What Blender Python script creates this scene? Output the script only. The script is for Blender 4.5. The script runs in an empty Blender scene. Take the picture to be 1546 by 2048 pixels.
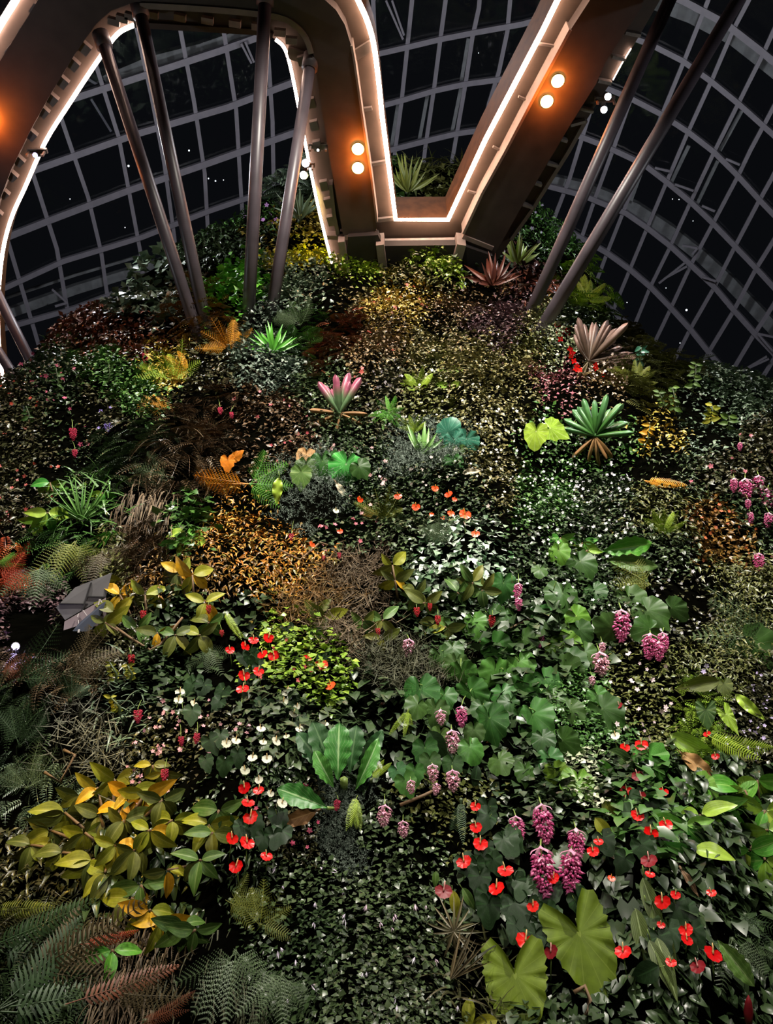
import bpy, bmesh, math, random
import numpy as np
from mathutils import Vector, Matrix, noise
from mathutils.bvhtree import BVHTree

random.seed(11)
RNG = np.random.default_rng(7)
scene = bpy.context.scene
COL = scene.collection
rad = math.radians

# ------------------------------------------------------------------ camera
F = 1600.0
CX, CY = 773.0, 1024.0
PITCH = rad(40.0)
CAM = Vector((0, 0, 1.6))
camR = Vector((1, 0, 0))
camU = Vector((0, -math.sin(PITCH), math.cos(PITCH)))
camF = Vector((0, math.cos(PITCH), math.sin(PITCH)))
cd = bpy.data.cameras.new('camera')
cam = bpy.data.objects.new('camera', cd)
COL.objects.link(cam)
cam.location = CAM
cam.rotation_euler = (math.pi / 2 + PITCH, 0, 0)
cd.sensor_fit = 'HORIZONTAL'
cd.sensor_width = 36.0
cd.lens = 36.0 * F / 1546.0
cd.clip_start = 0.05
cd.clip_end = 400
scene.camera = cam


def ray(px, py):
    return (camR * ((px - CX) / F) + camU * ((CY - py) / F) + camF).normalized()


def proj(p):
    d = Vector(p) - CAM
    w = d.dot(camF)
    return CX + F * d.dot(camR) / w, CY - F * d.dot(camU) / w, w


# ------------------------------------------------------------------ helpers
def tag(o, label=None, cat=None, group=None, kind=None):
    if label: o['label'] = label
    if cat: o['category'] = cat
    if group: o['group'] = group
    if kind: o['kind'] = kind
    return o


def link(name, me, parent=None):
    o = bpy.data.objects.new(name, me)
    COL.objects.link(o)
    if parent is not None: o.parent = parent
    return o


def empty(name, loc):
    o = bpy.data.objects.new(name, None)
    o.empty_display_size = 0.05
    COL.objects.link(o)
    o.location = loc
    return o


def mesh(name, verts, faces, mats, midx=None, uvs=None, smooth=True):
    me = bpy.data.meshes.new(name)
    me.from_pydata([tuple(v) for v in verts], [], [tuple(f) for f in faces])
    for m in (mats if isinstance(mats, (list, tuple)) else [mats]): me.materials.append(m)
    if midx is not None: me.polygons.foreach_set('material_index', np.array(midx, dtype=np.int32))
    if uvs is not None:
        lay = me.uv_layers.new(name='UVMap')
        vi = np.empty(len(me.loops), dtype=np.int32)
        me.loops.foreach_get('vertex_index', vi)
        lay.data.foreach_set('uv', np.asarray(uvs, dtype=np.float32)[vi].ravel())
    if smooth: me.polygons.foreach_set('use_smooth', np.ones(len(me.polygons), dtype=bool))
    me.update()
    return me


def tri_mesh(name, V, T, mats, midx=None):
    me = bpy.data.meshes.new(name)
    n, m = len(V), len(T)
    me.vertices.add(n)
    me.vertices.foreach_set('co', np.ascontiguousarray(V, dtype=np.float32).ravel())
    me.loops.add(m * 3)
    me.loops.foreach_set('vertex_index', np.ascontiguousarray(T, dtype=np.int32).ravel())
    me.polygons.add(m)
    me.polygons.foreach_set('loop_start', np.arange(0, m * 3, 3, dtype=np.int32))
    for q in mats: me.materials.append(q)
    if midx is not None: me.polygons.foreach_set('material_index', midx.astype(np.int32))
    me.update(calc_edges=True)
    return me


class MB:
    def __init__(s): s.v, s.f, s.m = [], [], []

    def box(s, c, sx, sy, sz, rot=None, m=0):
        b = len(s.v); c = Vector(c)
        for dx in (-1, 1):
            for dy in (-1, 1):
                for dz in (-1, 1):
                    p = Vector((dx * sx / 2, dy * sy / 2, dz * sz / 2))
                    if rot is not None: p = rot @ p
                    s.v.append(c + p)
        for q in ((0, 1, 3, 2), (4, 6, 7, 5), (0, 4, 5, 1), (2, 3, 7, 6), (0, 2, 6, 4), (1, 5, 7, 3)):
            s.f.append([b + i for i in q]); s.m.append(m)

    def tube(s, pts, r, n=8, m=0, cap=True, up=None):
        pts = [Vector(p) for p in pts]
        k = len(pts)
        rr = r if isinstance(r, (list, tuple)) else [r] * k
        b = len(s.v)
        for i, p in enumerate(pts):
            t = (pts[min(i + 1, k - 1)] - pts[max(i - 1, 0)])
            if t.length < 1e-9: t = Vector((0, 0, 1))
            t.normalize()
            u = up if up is not None else (Vector((0, 0, 1)) if abs(t.z) < 0.95 else Vector((1, 0, 0)))
            x = t.cross(u).normalized(); y = x.cross(t).normalized()
            for j in range(n):
                a = 2 * math.pi * (j + 0.5) / n
                s.v.append(p + x * (math.cos(a) * rr[i]) + y * (math.sin(a) * rr[i]))
        for i in range(k - 1):
            for j in range(n):
                j2 = (j + 1) % n
                s.f.append([b + i * n + j, b + i * n + j2, b + (i + 1) * n + j2, b + (i + 1) * n + j]); s.m.append(m)
        if cap:
            s.f.append([b + j for j in range(n)][::-1]); s.m.append(m)
            s.f.append([b + (k - 1) * n + j for j in range(n)]); s.m.append(m)

    def build(s, name, mats, parent=None, smooth=False):
        return link(name, mesh(name, s.v, s.f, mats, s.m, None, smooth), parent)


def smooth_line(pts, n=6):
    P = [Vector((p[0], p[1], 0)) for p in pts]
    out = []
    for i in range(len(P) - 1):
        p0, p1, p2, p3 = P[max(i - 1, 0)], P[i], P[i + 1], P[min(i + 2, len(P) - 1)]
        for j in range(n):
            t = j / n
            q = 0.5 * ((2 * p1) + (p2 - p0) * t + (2 * p0 - 5 * p1 + 4 * p2 - p3) * t * t + (-p0 + 3 * p1 - 3 * p2 + p3) * t ** 3)
            out.append((q.x, q.y))
    out.append((P[-1].x, P[-1].y))
    return out


# ------------------------------------------------------------------ materials
def hexc(h):
    h = h.lstrip('#')
    c = [int(h[i:i + 2], 16) / 255 for i in (0, 2, 4)]
    return tuple(x / 12.92 if x <= 0.04045 else ((x + 0.055) / 1.055) ** 2.4 for x in c) + (1,)


MATS = {}


def pmat(name, col, rough=0.5, metal=0.0, emit=None, estr=0.0, noise_amt=0.0, nscale=3.0, spec=0.5):
    if name in MATS: return MATS[name]
    m = bpy.data.materials.new(name); m.use_nodes = True
    nt = m.node_tree; b = nt.nodes['Principled BSDF']
    c = hexc(col) if isinstance(col, str) else tuple(col) + (1,)
    b.inputs['Base Color'].default_value = c
    b.inputs['Roughness'].default_value = rough
    b.inputs['Metallic'].default_value = metal
    b.inputs['Specular IOR Level'].default_value = spec
    if emit:
        b.inputs['Emission Color'].default_value = tuple(emit) + (1,)
        b.inputs['Emission Strength'].default_value = estr
    if noise_amt:
        tc = nt.nodes.new('ShaderNodeTexCoord'); nz = nt.nodes.new('ShaderNodeTexNoise')
        nz.inputs['Scale'].default_value = nscale; nz.inputs['Detail'].default_value = 6
        cr = nt.nodes.new('ShaderNodeValToRGB')
        cr.color_ramp.elements[0].position = 0.3; cr.color_ramp.elements[1].position = 0.75
        cr.color_ramp.elements[0].color = tuple(x * (1 - noise_amt) for x in c[:3]) + (1,)
        cr.color_ramp.elements[1].color = tuple(min(1, x * (1 + noise_amt)) for x in c[:3]) + (1,)
        nt.links.new(tc.outputs['Object'], nz.inputs['Vector'])
        nt.links.new(nz.outputs['Fac'], cr.inputs['Fac'])
        nt.links.new(cr.outputs['Color'], b.inputs['Base Color'])
    MATS[name] = m
    return m


def leafmat(name, cols, rough=0.42, vein=None, veincol=None, k=9, slant=0.6, transl=0.0, spec=0.5, objrand=True, vw=0.12, grad=None):
    """leaf colours vary from leaf to leaf; vein: 'pinnate' or 'radial' from the leaf's own uv"""
    if name in MATS: return MATS[name]
    m = bpy.data.materials.new(name); m.use_nodes = True
    nt = m.node_tree; N = nt.nodes; L = nt.links; b = N['Principled BSDF']
    b.inputs['Roughness'].default_value = rough
    b.inputs['Specular IOR Level'].default_value = spec
    g = N.new('ShaderNodeNewGeometry')
    fac = g.outputs['Random Per Island']
    if objrand:
        oi = N.new('ShaderNodeObjectInfo'); ad = N.new('ShaderNodeMath'); ad.operation = 'ADD'
        L.new(fac, ad.inputs[0]); L.new(oi.outputs['Random'], ad.inputs[1])
        fr = N.new('ShaderNodeMath'); fr.operation = 'FRACT'
        L.new(ad.outputs[0], fr.inputs[0]); fac = fr.outputs[0]
    cr = N.new('ShaderNodeValToRGB')
    els = cr.color_ramp.elements
    n = len(cols)
    while len(els) < max(2, n): els.new(0.5)
    for i in range(max(2, n)):
        els[i].position = i / max(1, n - 1)
        els[i].color = hexc(cols[min(i, n - 1)])
    L.new(fac, cr.inputs['Fac'])
    out = cr.outputs['Color']
    if vein or grad:
        uv = N.new('ShaderNodeUVMap'); sp = N.new('ShaderNodeSeparateXYZ')
        L.new(uv.outputs['UV'], sp.inputs[0])

        def math_(op, a, bb=None, c=None):
            q = N.new('ShaderNodeMath'); q.operation = op
            for i, x in enumerate((a, bb, c)):
                if x is None: continue
                if isinstance(x, (int, float)): q.inputs[i].default_value = x
                else: L.new(x, q.inputs[i])
            return q.outputs[0]
        if grad:
            mr = N.new('ShaderNodeMapRange'); mr.inputs[1].default_value = grad[1]; mr.inputs[2].default_value = grad[2]
            L.new(sp.outputs[1], mr.inputs[0])
            mx = N.new('ShaderNodeMix'); mx.data_type = 'RGBA'
            L.new(mr.outputs[0], mx.inputs[0]); L.new(out, mx.inputs[6]); mx.inputs[7].default_value = hexc(grad[0])
            out = mx.outputs[2]
        tc = N.new('ShaderNodeTexCoord'); nz = N.new('ShaderNodeTexNoise'); nz.inputs['Scale'].default_value = 5.0; nz.inputs['Detail'].default_value = 5
        L.new(tc.outputs['Object'], nz.inputs['Vector'])
        mrn = N.new('ShaderNodeMapRange'); mrn.inputs[1].default_value = .3; mrn.inputs[2].default_value = .7; mrn.inputs[3].default_value = .72; mrn.inputs[4].default_value = 1.22
        L.new(nz.outputs['Fac'], mrn.inputs[0])
        hs = N.new('ShaderNodeHueSaturation'); L.new(mrn.outputs[0], hs.inputs['Value']); L.new(out, hs.inputs['Color']); out = hs.outputs['Color']
        if vein:
            if vein == 'pinnate':
                ax = math_('ABSOLUTE', math_('SUBTRACT', sp.outputs[0], 0.5))      # 0 .. 0.5
                ph = math_('SUBTRACT', math_('MULTIPLY', sp.outputs[1], k), math_('MULTIPLY', ax, slant * k))
                pk = math_('PINGPONG', ph, 0.5)
                side = math_('LESS_THAN', pk, vw * 0.6)
                mid = math_('LESS_THAN', ax, 0.035)
            elif vein == 'parallel':
                ax = math_('ABSOLUTE', math_('SUBTRACT', sp.outputs[0], 0.5))
                side = math_('LESS_THAN', math_('PINGPONG', math_('ADD', math_('MULTIPLY', ax, 6.0), 0.5), 0.5), 0.06)
                mid = math_('LESS_THAN', ax, 0.03)
            else:
                ph = math_('MULTIPLY', sp.outputs[0], k)
                pk = math_('PINGPONG', ph, 0.5)
                side = math_('LESS_THAN', pk, vw * 0.5)
                mid = math_('LESS_THAN', sp.outputs[1], 0.06)
            f = math_('MULTIPLY', math_('MAXIMUM', math_('MULTIPLY', side, 0.5), mid), 0.7)
            mx = N.new('ShaderNodeMix'); mx.data_type = 'RGBA'
            L.new(f, mx.inputs[0]); L.new(out, mx.inputs[6]); mx.inputs[7].default_value = hexc(veincol or '#b8c890')
            out = mx.outputs[2]
            bp = N.new('ShaderNodeBump'); bp.inputs['Strength'].default_value = 0.35; bp.inputs['Distance'].default_value = 0.01
            L.new(side, bp.inputs['Height']); L.new(bp.outputs[0], b.inputs['Normal'])
    L.new(out, b.inputs['Base Color'])
    if transl:
        tr = N.new('ShaderNodeBsdfTranslucent'); mxs = N.new('ShaderNodeMixShader'); mxs.inputs[0].default_value = transl
        L.new(out, tr.inputs[0]); L.new(b.outputs[0], mxs.inputs[1]); L.new(tr.outputs[0], mxs.inputs[2])
        L.new(mxs.outputs[0], N['Material Output'].inputs[0])
    MATS[name] = m
    return m


# ------------------------------------------------------------------ the planted mountain
def Yf(z):
    return 5 + (z - 2.2) * 0.412 if z < 22.6 else 13.4 + (z - 22.6) * 0.20


SIL_L = [(285, 770), (295, 700), (330, 655), (365, 600), (400, 545), (440, 500), (500, 425), (570, 330), (650, 195), (740, 75), (830, 15), (900, -30), (1000, -300), (1150, -700), (1400, -1100)]
SIL_R = [(285, 775), (310, 910), (330, 970), (450, 1085), (520, 1150), (600, 1195), (700, 1235), (770, 1290), (800, 1360), (830, 1440), (900, 1560), (1000, 1850), (1150, 2250), (1400, 2700)]


def interp(tab, y):
    return float(np.interp(y, [a for a, _ in tab], [b for _, b in tab]))


NZ, NT = 150, 120
ZS = np.concatenate([np.linspace(-0.2, 33.0, NZ)])
TH = np.linspace(-rad(165), rad(165), NT)
BZ = np.interp(ZS, [0, 8, 16, 22, 33], [4.0, 4.5, 4.0, 3.0, 1.2])
aL = np.interp(ZS, [0, 10, 20, 33], [9, 8, 6, 2.0]); aR = aL.copy()


def ring(i, th):
    z = ZS[i]
    return np.array([(aR[i] if t > 0 else aL[i]) * math.sin(t) for t in th]), np.array([Yf(z) + BZ[i] * (1 - math.cos(t)) for t in th])


def project_np(x, y, z):
    dy = y - CAM.y; dz = z - CAM.z
    w = dy * camF.y + dz * camF.z
    return CX + F * x / w, CY - F * (dy * camU.y + dz * camU.z) / w, w


for it in range(14):
    for i in range(NZ):
        x, y = ring(i, TH)
        px, py, w = project_np(x, y, ZS[i])
        j = int(np.argmin(px)); tgt = interp(SIL_L, py[j])
        aL[i] *= np.clip(((CX - tgt) / max(20.0, CX - px[j])), 0.6, 1.5) ** 0.6 if tgt < CX - 5 else 0.8
        j = int(np.argmax(px)); tgt = interp(SIL_R, py[j])
        aR[i] *= np.clip(((tgt - CX) / max(20.0, px[j] - CX)), 0.6, 1.5) ** 0.6 if tgt > CX + 5 else 0.8
    aL = np.clip(aL, 0.25, 11.0); aR = np.clip(aR, 0.25, 11.0)
    ker = np.array([1, 2, 3, 2, 1]) / 9.0
    aL = np.convolve(np.pad(aL, 2, 'edge'), ker, 'valid'); aR = np.convolve(np.pad(aR, 2, 'edge'), ker, 'valid')

cv, cf = [], []
for i in range(NZ):
    x, y = ring(i, TH)
    for j in range(NT):
        p = Vector((x[j], y[j], ZS[i]))
        n = Vector((math.sin(TH[j]) * 1.0, -math.cos(TH[j]), 0.35)).normalized()
        amp = noise.noise(p * 0.55) * 0.42 + noise.noise(p * 1.3 + Vector((7, 3, 1))) * 0.24
        cv.append(p + n * amp)
for i in range(NZ - 1):
    for j in range(NT - 1):
        a = i * NT + j
        cf.append((a, a + 1, a + NT + 1, a + NT))
soil = pmat('shade_dark_soil', '#030302', 1.0, noise_amt=0.5, nscale=6, spec=0.0)  # near-black soil: shade of gaps and cave put into the colour
core_me = mesh('wall_planted', cv, cf, soil)
core = link('wall_planted', core_me)
tag(core, 'tall sloping mountain wall covered with plants', 'planted wall', kind='structure')
BVH = BVHTree.FromPolygons([tuple(v) for v in cv], cf)


def hit(px, py, lift=0.0):
    """point on the planted surface seen through a pixel, brought forward by lift metres, with metres per pixel there"""
    k = 0
    while k < 60:
        d = ray(px, py)
        loc, nrm, idx, dist = BVH.ray_cast(CAM, d)
        if loc is not None:
            if nrm.dot(d) > 0: nrm = -nrm
            if k:
                # beyond the silhouette: keep the depth of the edge
                loc = CAM + ray(PX0 := HX[0], HX[1]) * dist
            if lift > 0.15: lift *= min(2.3, max(0.75, dist / 9.0))
            p = loc - d * lift
            return p, (p - CAM).dot(camF) / F, nrm
        if k == 0: HX = (px, py)
        px += (760 - px) * 0.03; py += 4 if py < 900 else 0
        k += 1
    p = CAM + ray(*HX) * 20
    return p, 20 / F, Vector((0, -1, 0))


floor = link('floor', mesh('floor', [(-40, -30, 0), (40, -30, 0), (40, 40, 0), (-40, 40, 0)], [(0, 1, 2, 3)], pmat('grey_stone_floor', '#4a4744', 0.6, noise_amt=0.3)))
tag(floor, kind='structure')

# ------------------------------------------------------------------ glass dome
SC, SR = Vector((0, 8, 0)), 42.0


def shell(px, py, r=SR):
    d = ray(px, py); oc = CAM - SC
    b = oc.dot(d); c = oc.dot(oc) - r * r
    return CAM + d * (-b + math.sqrt(b * b - c))


glass = bpy.data.materials.new('dome_glass'); glass.use_nodes = True
nt = glass.node_tree; nt.nodes.clear()
o_ = nt.nodes.new('ShaderNodeOutputMaterial'); mx_ = nt.nodes.new('ShaderNodeMixShader')
tr_ = nt.nodes.new('ShaderNodeBsdfTransparent'); gl_ = nt.nodes.new('ShaderNodeBsdfGlossy'); fr_ = nt.nodes.new('ShaderNodeFresnel')
tr_.inputs[0].default_value = (0.8, 0.83, 0.85, 1); gl_.inputs['Roughness'].default_value = 0.02
fr_.inputs[0].default_value = 1.45
nt.links.new(fr_.outputs[0], mx_.inputs[0]); nt.links.new(tr_.outputs[0], mx_.inputs[1]); nt.links.new(gl_.outputs[0], mx_.inputs[2])
nt.links.new(mx_.outputs[0], o_.inputs[0])
steel = pmat('grey_painted_steel', '#86848e', 0.5, noise_amt=0.1)
steel_out = pmat('brightened_arch_steel', '#a4a4a4', 0.6, noise_amt=0.2)  # base colour raised in place of lamps outside the glass


def pane_patch(x0, x1, y0, y1, nx, ny):
    v, f = [], []
    for j in range(ny + 1):
        for i in range(nx + 1):
            v.append(shell(x0 + (x1 - x0) * i / nx, y0 + (y1 - y0) * j / ny, SR + 0.15))
    for j in range(ny):
        for i in range(nx):
            a = j * (nx + 1) + i
            f.append((a, a + 1, a + nx + 2, a + nx + 1))
    return v, f


def bar(name, pts, wpx, mat_, parent, r=SR, depth=0.35):
    """a steel bar on the dome running through the given sight lines; square tube"""
    q = []
    for (x0, y0), (x1, y1) in zip(pts[:-1], pts[1:]):
        n = max(1, int(math.hypot(x1 - x0, y1 - y0) / 60))
        for i in range(n): q.append((x0 + (x1 - x0) * i / n, y0 + (y1 - y0) * i / n))
    q.append(pts[-1])
    P = [shell(a, b_, r) for a, b_ in q]
    w = wpx * (P[0] - CAM).dot(camF) / F
    m = MB(); k = len(P)
    for i, p in enumerate(P):
        t = (P[min(i + 1, k - 1)] - P[max(i - 1, 0)]).normalized()
        nr = (SC - p).normalized(); x = t.cross(nr).normalized()
        for sx, sn in ((-1, 0), (1, 0), (1, 1), (-1, 1)):
            m.v.append(p + x * (w / 2 * sx) + nr * (depth * sn))
    for i in range(k - 1):
        for j in range(4):
            j2 = (j + 1) % 4
            m.f.append((i * 4 + j, i * 4 + j2, i * 4 + 4 + j2, i * 4 + 4 + j)); m.m.append(0)
    m.f.append((3, 2, 1, 0)); m.m.append(0)
    b = (k - 1) * 4; m.f.append((b, b + 1, b + 2, b + 3)); m.m.append(0)
    return m.build(name, [mat_], parent)


LV = [[(-60, 300), (15, 480), (81, 702), (130, 880)], [(30, 240), (66, 348), (113, 495), (166, 803)], [(60, 60), (121, 232), (176, 393), (202, 503), (237, 752)],
      [(150, 0), (194, 136), (237, 272), (262, 404), (281, 505), (296, 640)], [(258, -30), (272, 50), (303, 192), (328, 323), (348, 469), (360, 590)],
      [(345, -30), (361, 61), (388, 202), (409, 343), (419, 520), (424, 560)], [(432, -20), (449, 71), (472, 217), (480, 353), (487, 464)],
      [(528, 20), (537, 121), (545, 242), (548, 420)], [(612, 40), (619, 170), (622, 330), (622, 400)]]
LH = [[(40, 232), (136, 197), (293, 146), (440, 98), (530, 66), (640, 20)], [(-40, 375), (66, 338), (151, 308), (272, 265), (454, 212), (580, 164), (660, 130)],
      [(-60, 505), (20, 469), (96, 439), (257, 378), (404, 328), (590, 262), (660, 235)], [(-60, 600), (10, 573), (126, 520), (283, 472), (419, 419), (555, 373), (620, 345)],
      [(-60, 680), (10, 654), (151, 614), (293, 561), (348, 537), (450, 495)], [(-60, 785), (15, 752), (76, 727), (227, 669), (300, 640)], [(0, 838), (55, 818), (237, 742)]]
CV = [[(826, -40), (824, 0), (814, 98), (803, 202), (790, 300), (782, 420)], [(895, -40), (891, 0), (881, 75), (868, 176), (850, 297), (838, 420)],
      [(962, -40), (958, 13), (945, 72), (932, 160), (914, 264), (890, 400)], [(1024, -40), (1015, 60), (998, 141), (978, 205), (950, 330), (930, 420)],
      [(745, -40), (750, 100), (745, 300), (742, 420)]]
CH = [[(690, 122), (762, 103), (819, 90), (881, 75), (948, 62), (1043, 45), (1100, 30)], [(690, 224), (769, 207), (806, 197), (870, 178), (930, 165), (998, 156), (1090, 140)],
      [(690, 320), (782, 297), (852, 279), (914, 264), (951, 259), (1060, 245)]]
RV = [[(1225, 80), (1171, 252), (1140, 353), (1095, 470)], [(1335, -10), (1287, 126), (1263, 192), (1229, 290), (1192, 390), (1166, 466), (1140, 540)],
      [(1430, -40), (1416, 0), (1366, 126), (1342, 184), (1282, 330), (1248, 419), (1216, 500), (1186, 580)],
      [(1515, -40), (1497, 0), (1468, 55), (1424, 158), (1376, 263), (1334, 361), (1295, 453), (1261, 535), (1224, 625)],
      [(1590, -30), (1546, 63), (1523, 113), (1476, 207), (1431, 297), (1382, 401), (1340, 493), (1300, 574), (1266, 657), (1244, 705)],
      [(1620, 80), (1546, 215), (1502, 297), (1476, 351), (1429, 440), (1384, 524), (1342, 615), (1303, 697), (1275, 755)],
      [(1620, 205), (1546, 351), (1518, 401), (1471, 490), (1431, 569), (1379, 660), (1342, 733), (1305, 810)],
      [(1620, 350), (1546, 482), (1513, 535), (1466, 623), (1418, 702), (1375, 790)], [(1620, 490), (1546, 610), (1505, 673), (1458, 752), (1400, 860)],
      [(1620, 600), (1546, 720), (1497, 799), (1440, 900)]]
RH = [[(1325, -20), (1371, 0), (1450, 42), (1521, 97), (1620, 180)], [(1240, 62), (1305, 87), (1366, 118), (1424, 160), (1479, 205), (1546, 265), (1620, 335)],
      [(1180, 160), (1253, 189), (1319, 223), (1376, 260), (1429, 301), (1476, 348), (1521, 398), (1546, 424), (1620, 505)],
      [(1100, 248), (1161, 270), (1208, 288), (1287, 325), (1334, 361), (1382, 401), (1426, 443), (1471, 490), (1516, 537), (1620, 650)],
      [(1060, 360), (1166, 388), (1253, 424), (1295, 453), (1342, 490), (1384, 529), (1429, 571), (1466, 615), (1508, 662), (1546, 702), (1620, 790)],
      [(1090, 445), (1140, 461), (1214, 503), (1261, 537), (1303, 573), (1342, 613), (1382, 657), (1418, 702), (1458, 749), (1497, 796), (1526, 833), (1590, 905)],
      [(1130, 555), (1187, 589), (1227, 620), (1266, 657), (1305, 694), (1342, 733), (1384, 783), (1420, 830)]]
WINS = []
for name, (x0, x1), V_, H_ in (('window_1', (-300, 655), LV, LH), ('window_2', (655, 1100), CV, CH), ('window_3', (1100, 1850), RV, RH)):
    v, f = pane_patch(x0, x1, -300, 1000, 14, 16)
    w = link(name, mesh(name, v, f, glass)); tag(w, kind='structure'); WINS.append(w)
    for ln in V_: bar('mullion', ln, 8.6, steel, w)
    for i, ln in enumerate(H_): bar('transom', ln, 12 if (name == 'window_1' and i < 3) or (name == 'window_3' and i == 0) else 9.5, steel, w, SR - 0.05, 0.4)
# window opening frames behind some of the panes (double lines in the photograph)
for ln in ([(796, 207), (782, 297)], [(855, 190), (838, 282)], [(923, 170), (903, 268)], [(937, 75), (922, 165)], [(1342, 365), (1378, 290)], [(1395, 405), (1436, 320)], [(1262, 400), (1282, 345)], [(1440, 300), (1484, 220)]):
    bar('casement_bar', ln, 7, steel_out, WINS[1] if ln[0][0] < 1000 else WINS[2], SR + 1.2, 0.2)
# the great arches outside the glass
arch = link('trim_1', mesh('trim_1', [], [], steel_out)); tag(arch, kind='structure')
bar('outer_arch', [(-80, 655), (10, 625), (150, 575), (280, 535), (400, 500)], 17, steel_out, arch, SR + 2.5, 0.8)
bar('outer_arch', [(-80, 618), (10, 594), (150, 548), (280, 510)], 5, steel_out, arch, SR + 2.5, 0.4)
bar('outer_arch', [(210, 158), (300, 120), (400, 95), (530, 50)], 24, steel_out, arch, SR + 2.5, 0.8)
bar('outer_arch', [(1040, 345), (1170, 372), (1270, 412), (1340, 458), (1400, 505), (1460, 560), (1546, 650), (1620, 740)], 22, steel_out, arch, SR + 2.5, 0.8)
bar('outer_arch', [(1290, -10), (1385, 25), (1470, 70), (1546, 130), (1620, 190)], 24, steel_out, arch, SR + 2.5, 0.8)
bar('brace', [(182, 197), (222, 262)], 4.5, steel, arch, SR + 0.6, 0.15)
bar('brace', [(176, 157), (194, 168)], 5, steel, arch, SR + 0.6, 0.15)
for a, b_ in (((121, 631), (150, 687)), ((104, 578), (134, 605)), ((134, 605), (110, 612)), ((490, 82), (508, 124)), ((482, 86), (503, 126)), ((395, 487), (415, 502)), ((772, 0), (806, 78)), ((784, 0), (808, 70)), ((1365, 490), (1395, 496)), ((1395, 496), (1384, 508)), ((1318, 566), (1370, 525)), ((1330, 556), (1374, 532)), ((1516, 667), (1560, 676)), ((1516, 667), (1546, 702)), ((1470, 750), (1534, 712)), ((1470, 748), (1538, 717)), ((1350, 368), (1387, 381)), ((1404, 411), (1430, 422)), ((1404, 553), (1432, 562)), ((1452, 317), (1480, 329)), ((1310, 335), (1340, 342))):
    bar('brace', [a, b_], 4, steel, arch, SR - 0.6, 0.12)

# ------------------------------------------------------------------ aerial walkway (horizontal deck at height H)
H = 22.0


def W(px, py, z=H):
    d = ray(px, py)
    return CAM + d * ((z - CAM.z) / d.z)


soffit_m = pmat('walkway_soffit_panel', '#4b4038', 0.55, noise_amt=0.25, nscale=2)
girder_m = pmat('walkway_dark_girder', '#3a3432', 0.6, noise_amt=0.3, nscale=2)
brk_m = pmat('walkway_bracket_grey', '#7c736e', 0.5, noise_amt=0.2)
bal_m = pmat('bronze_balustrade', '#5a3a20', 0.75, noise_amt=0.3, nscale=4, spec=.15)
edge_m = pmat('galvanised_edge', '#96908c', 0.4, noise_amt=0.3, nscale=8)
led_m = pmat('warm_light_strip', (1, .8, .68), 0.4, emit=(1.0, 0.62, 0.44), estr=34)
led2_m = pmat('pale_light_strip', (1, .85, .8), 0.4, emit=(1.0, 0.66, 0.52), estr=24)

LED_A_L = smooth_line([(268, 50), (235, 68), (200, 115), (140, 205), (90, 285), (50, 375), (25, 430), (8, 490), (-1, 560), (-4, 640), (0, 710), (8, 765), (26, 840), (48, 905), (68, 950)], 4)
LED_A_R = smooth_line([(551, 79), (568, 95), (580, 130), (598, 218), (615, 310), (640, 430), (664, 526)], 4)
LED_B = smooth_line([(690, -62), (716, 0), (733, 38), (747, 86), (757, 160), (764, 230)], 4) + [(791.5, 439.5), (896, 439.5), (971, 279), (1086, 60), (1115, 0), (1180, -130)]
TOP_A = [(530, 66), (400, 58), (300, 52)]
OUTER_L = [(60, -60), (30, 0), (0, 45), (-40, 115), (-85, 220), (-120, 400), (-135, 600), (-120, 800), (-85, 920), (-50, 1000)]
OUTER_R = [(1560, -210), (1560, -90), (1345, -45), (1320, 0), (1282, 66), (1224, 161), (1172, 242), (1138, 303), (1101, 362), (1064, 421), (1022, 480), (985, 535)]

deck = empty('aerial_walkway', W(850, 470))
tag(deck, 'dark steel aerial walkway seen from below, its openings edged with warm light strips', 'walkway')
DO = deck.location


def dpart(m, name, mats, smooth=False):
    m.v = [Vector(p) - DO for p in m.v]
    return m.build(name, mats, deck, smooth)


def slab(rings, z0, z1):
    """horizontal slab between z0 and z1 whose outline is given by sight lines; the first ring is the outline, others are holes"""
    bm = bmesh.new(); ed = []
    for r in rings:
        vs = [bm.verts.new(W(x, y, z0)) for x, y in r]
        for i in range(len(vs)): ed.append(bm.edges.new((vs[i], vs[(i + 1) % len(vs)])))
    bmesh.ops.triangle_fill(bm, use_beauty=True, use_dissolve=False, edges=ed)
    ret = bmesh.ops.extrude_face_region(bm, geom=list(bm.faces))
    for g in ret['geom']:
        if isinstance(g, bmesh.types.BMVert): g.co.z += z1 - z0
    bmesh.ops.recalc_face_normals(bm, faces=bm.faces)
    bm.verts.ensure_lookup_table()
    m = MB(); m.v = [v.co.copy() for v in bm.verts]; m.f = [[v.index for v in f.verts] for f in bm.faces]; m.m = [0] * len(m.f)
    bm.verts.index_update(); m.f = [[v.index for v in f.verts] for f in bm.faces]
    bm.free()
    return m


ringO = [(80, -210)] + [] + OUTER_R + [(780, 540), (668, 532)] + LED_A_R[::-1] + TOP_A + LED_A_L + OUTER_L[::-1]
ringO = ringO[1:] + [ringO[0]]
ringB = LED_B + [(1190, -170), (660, -170)]
dpart(slab([ringO, ringB], H, H + 0.35), 'deck_soffit', [soffit_m])

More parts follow.
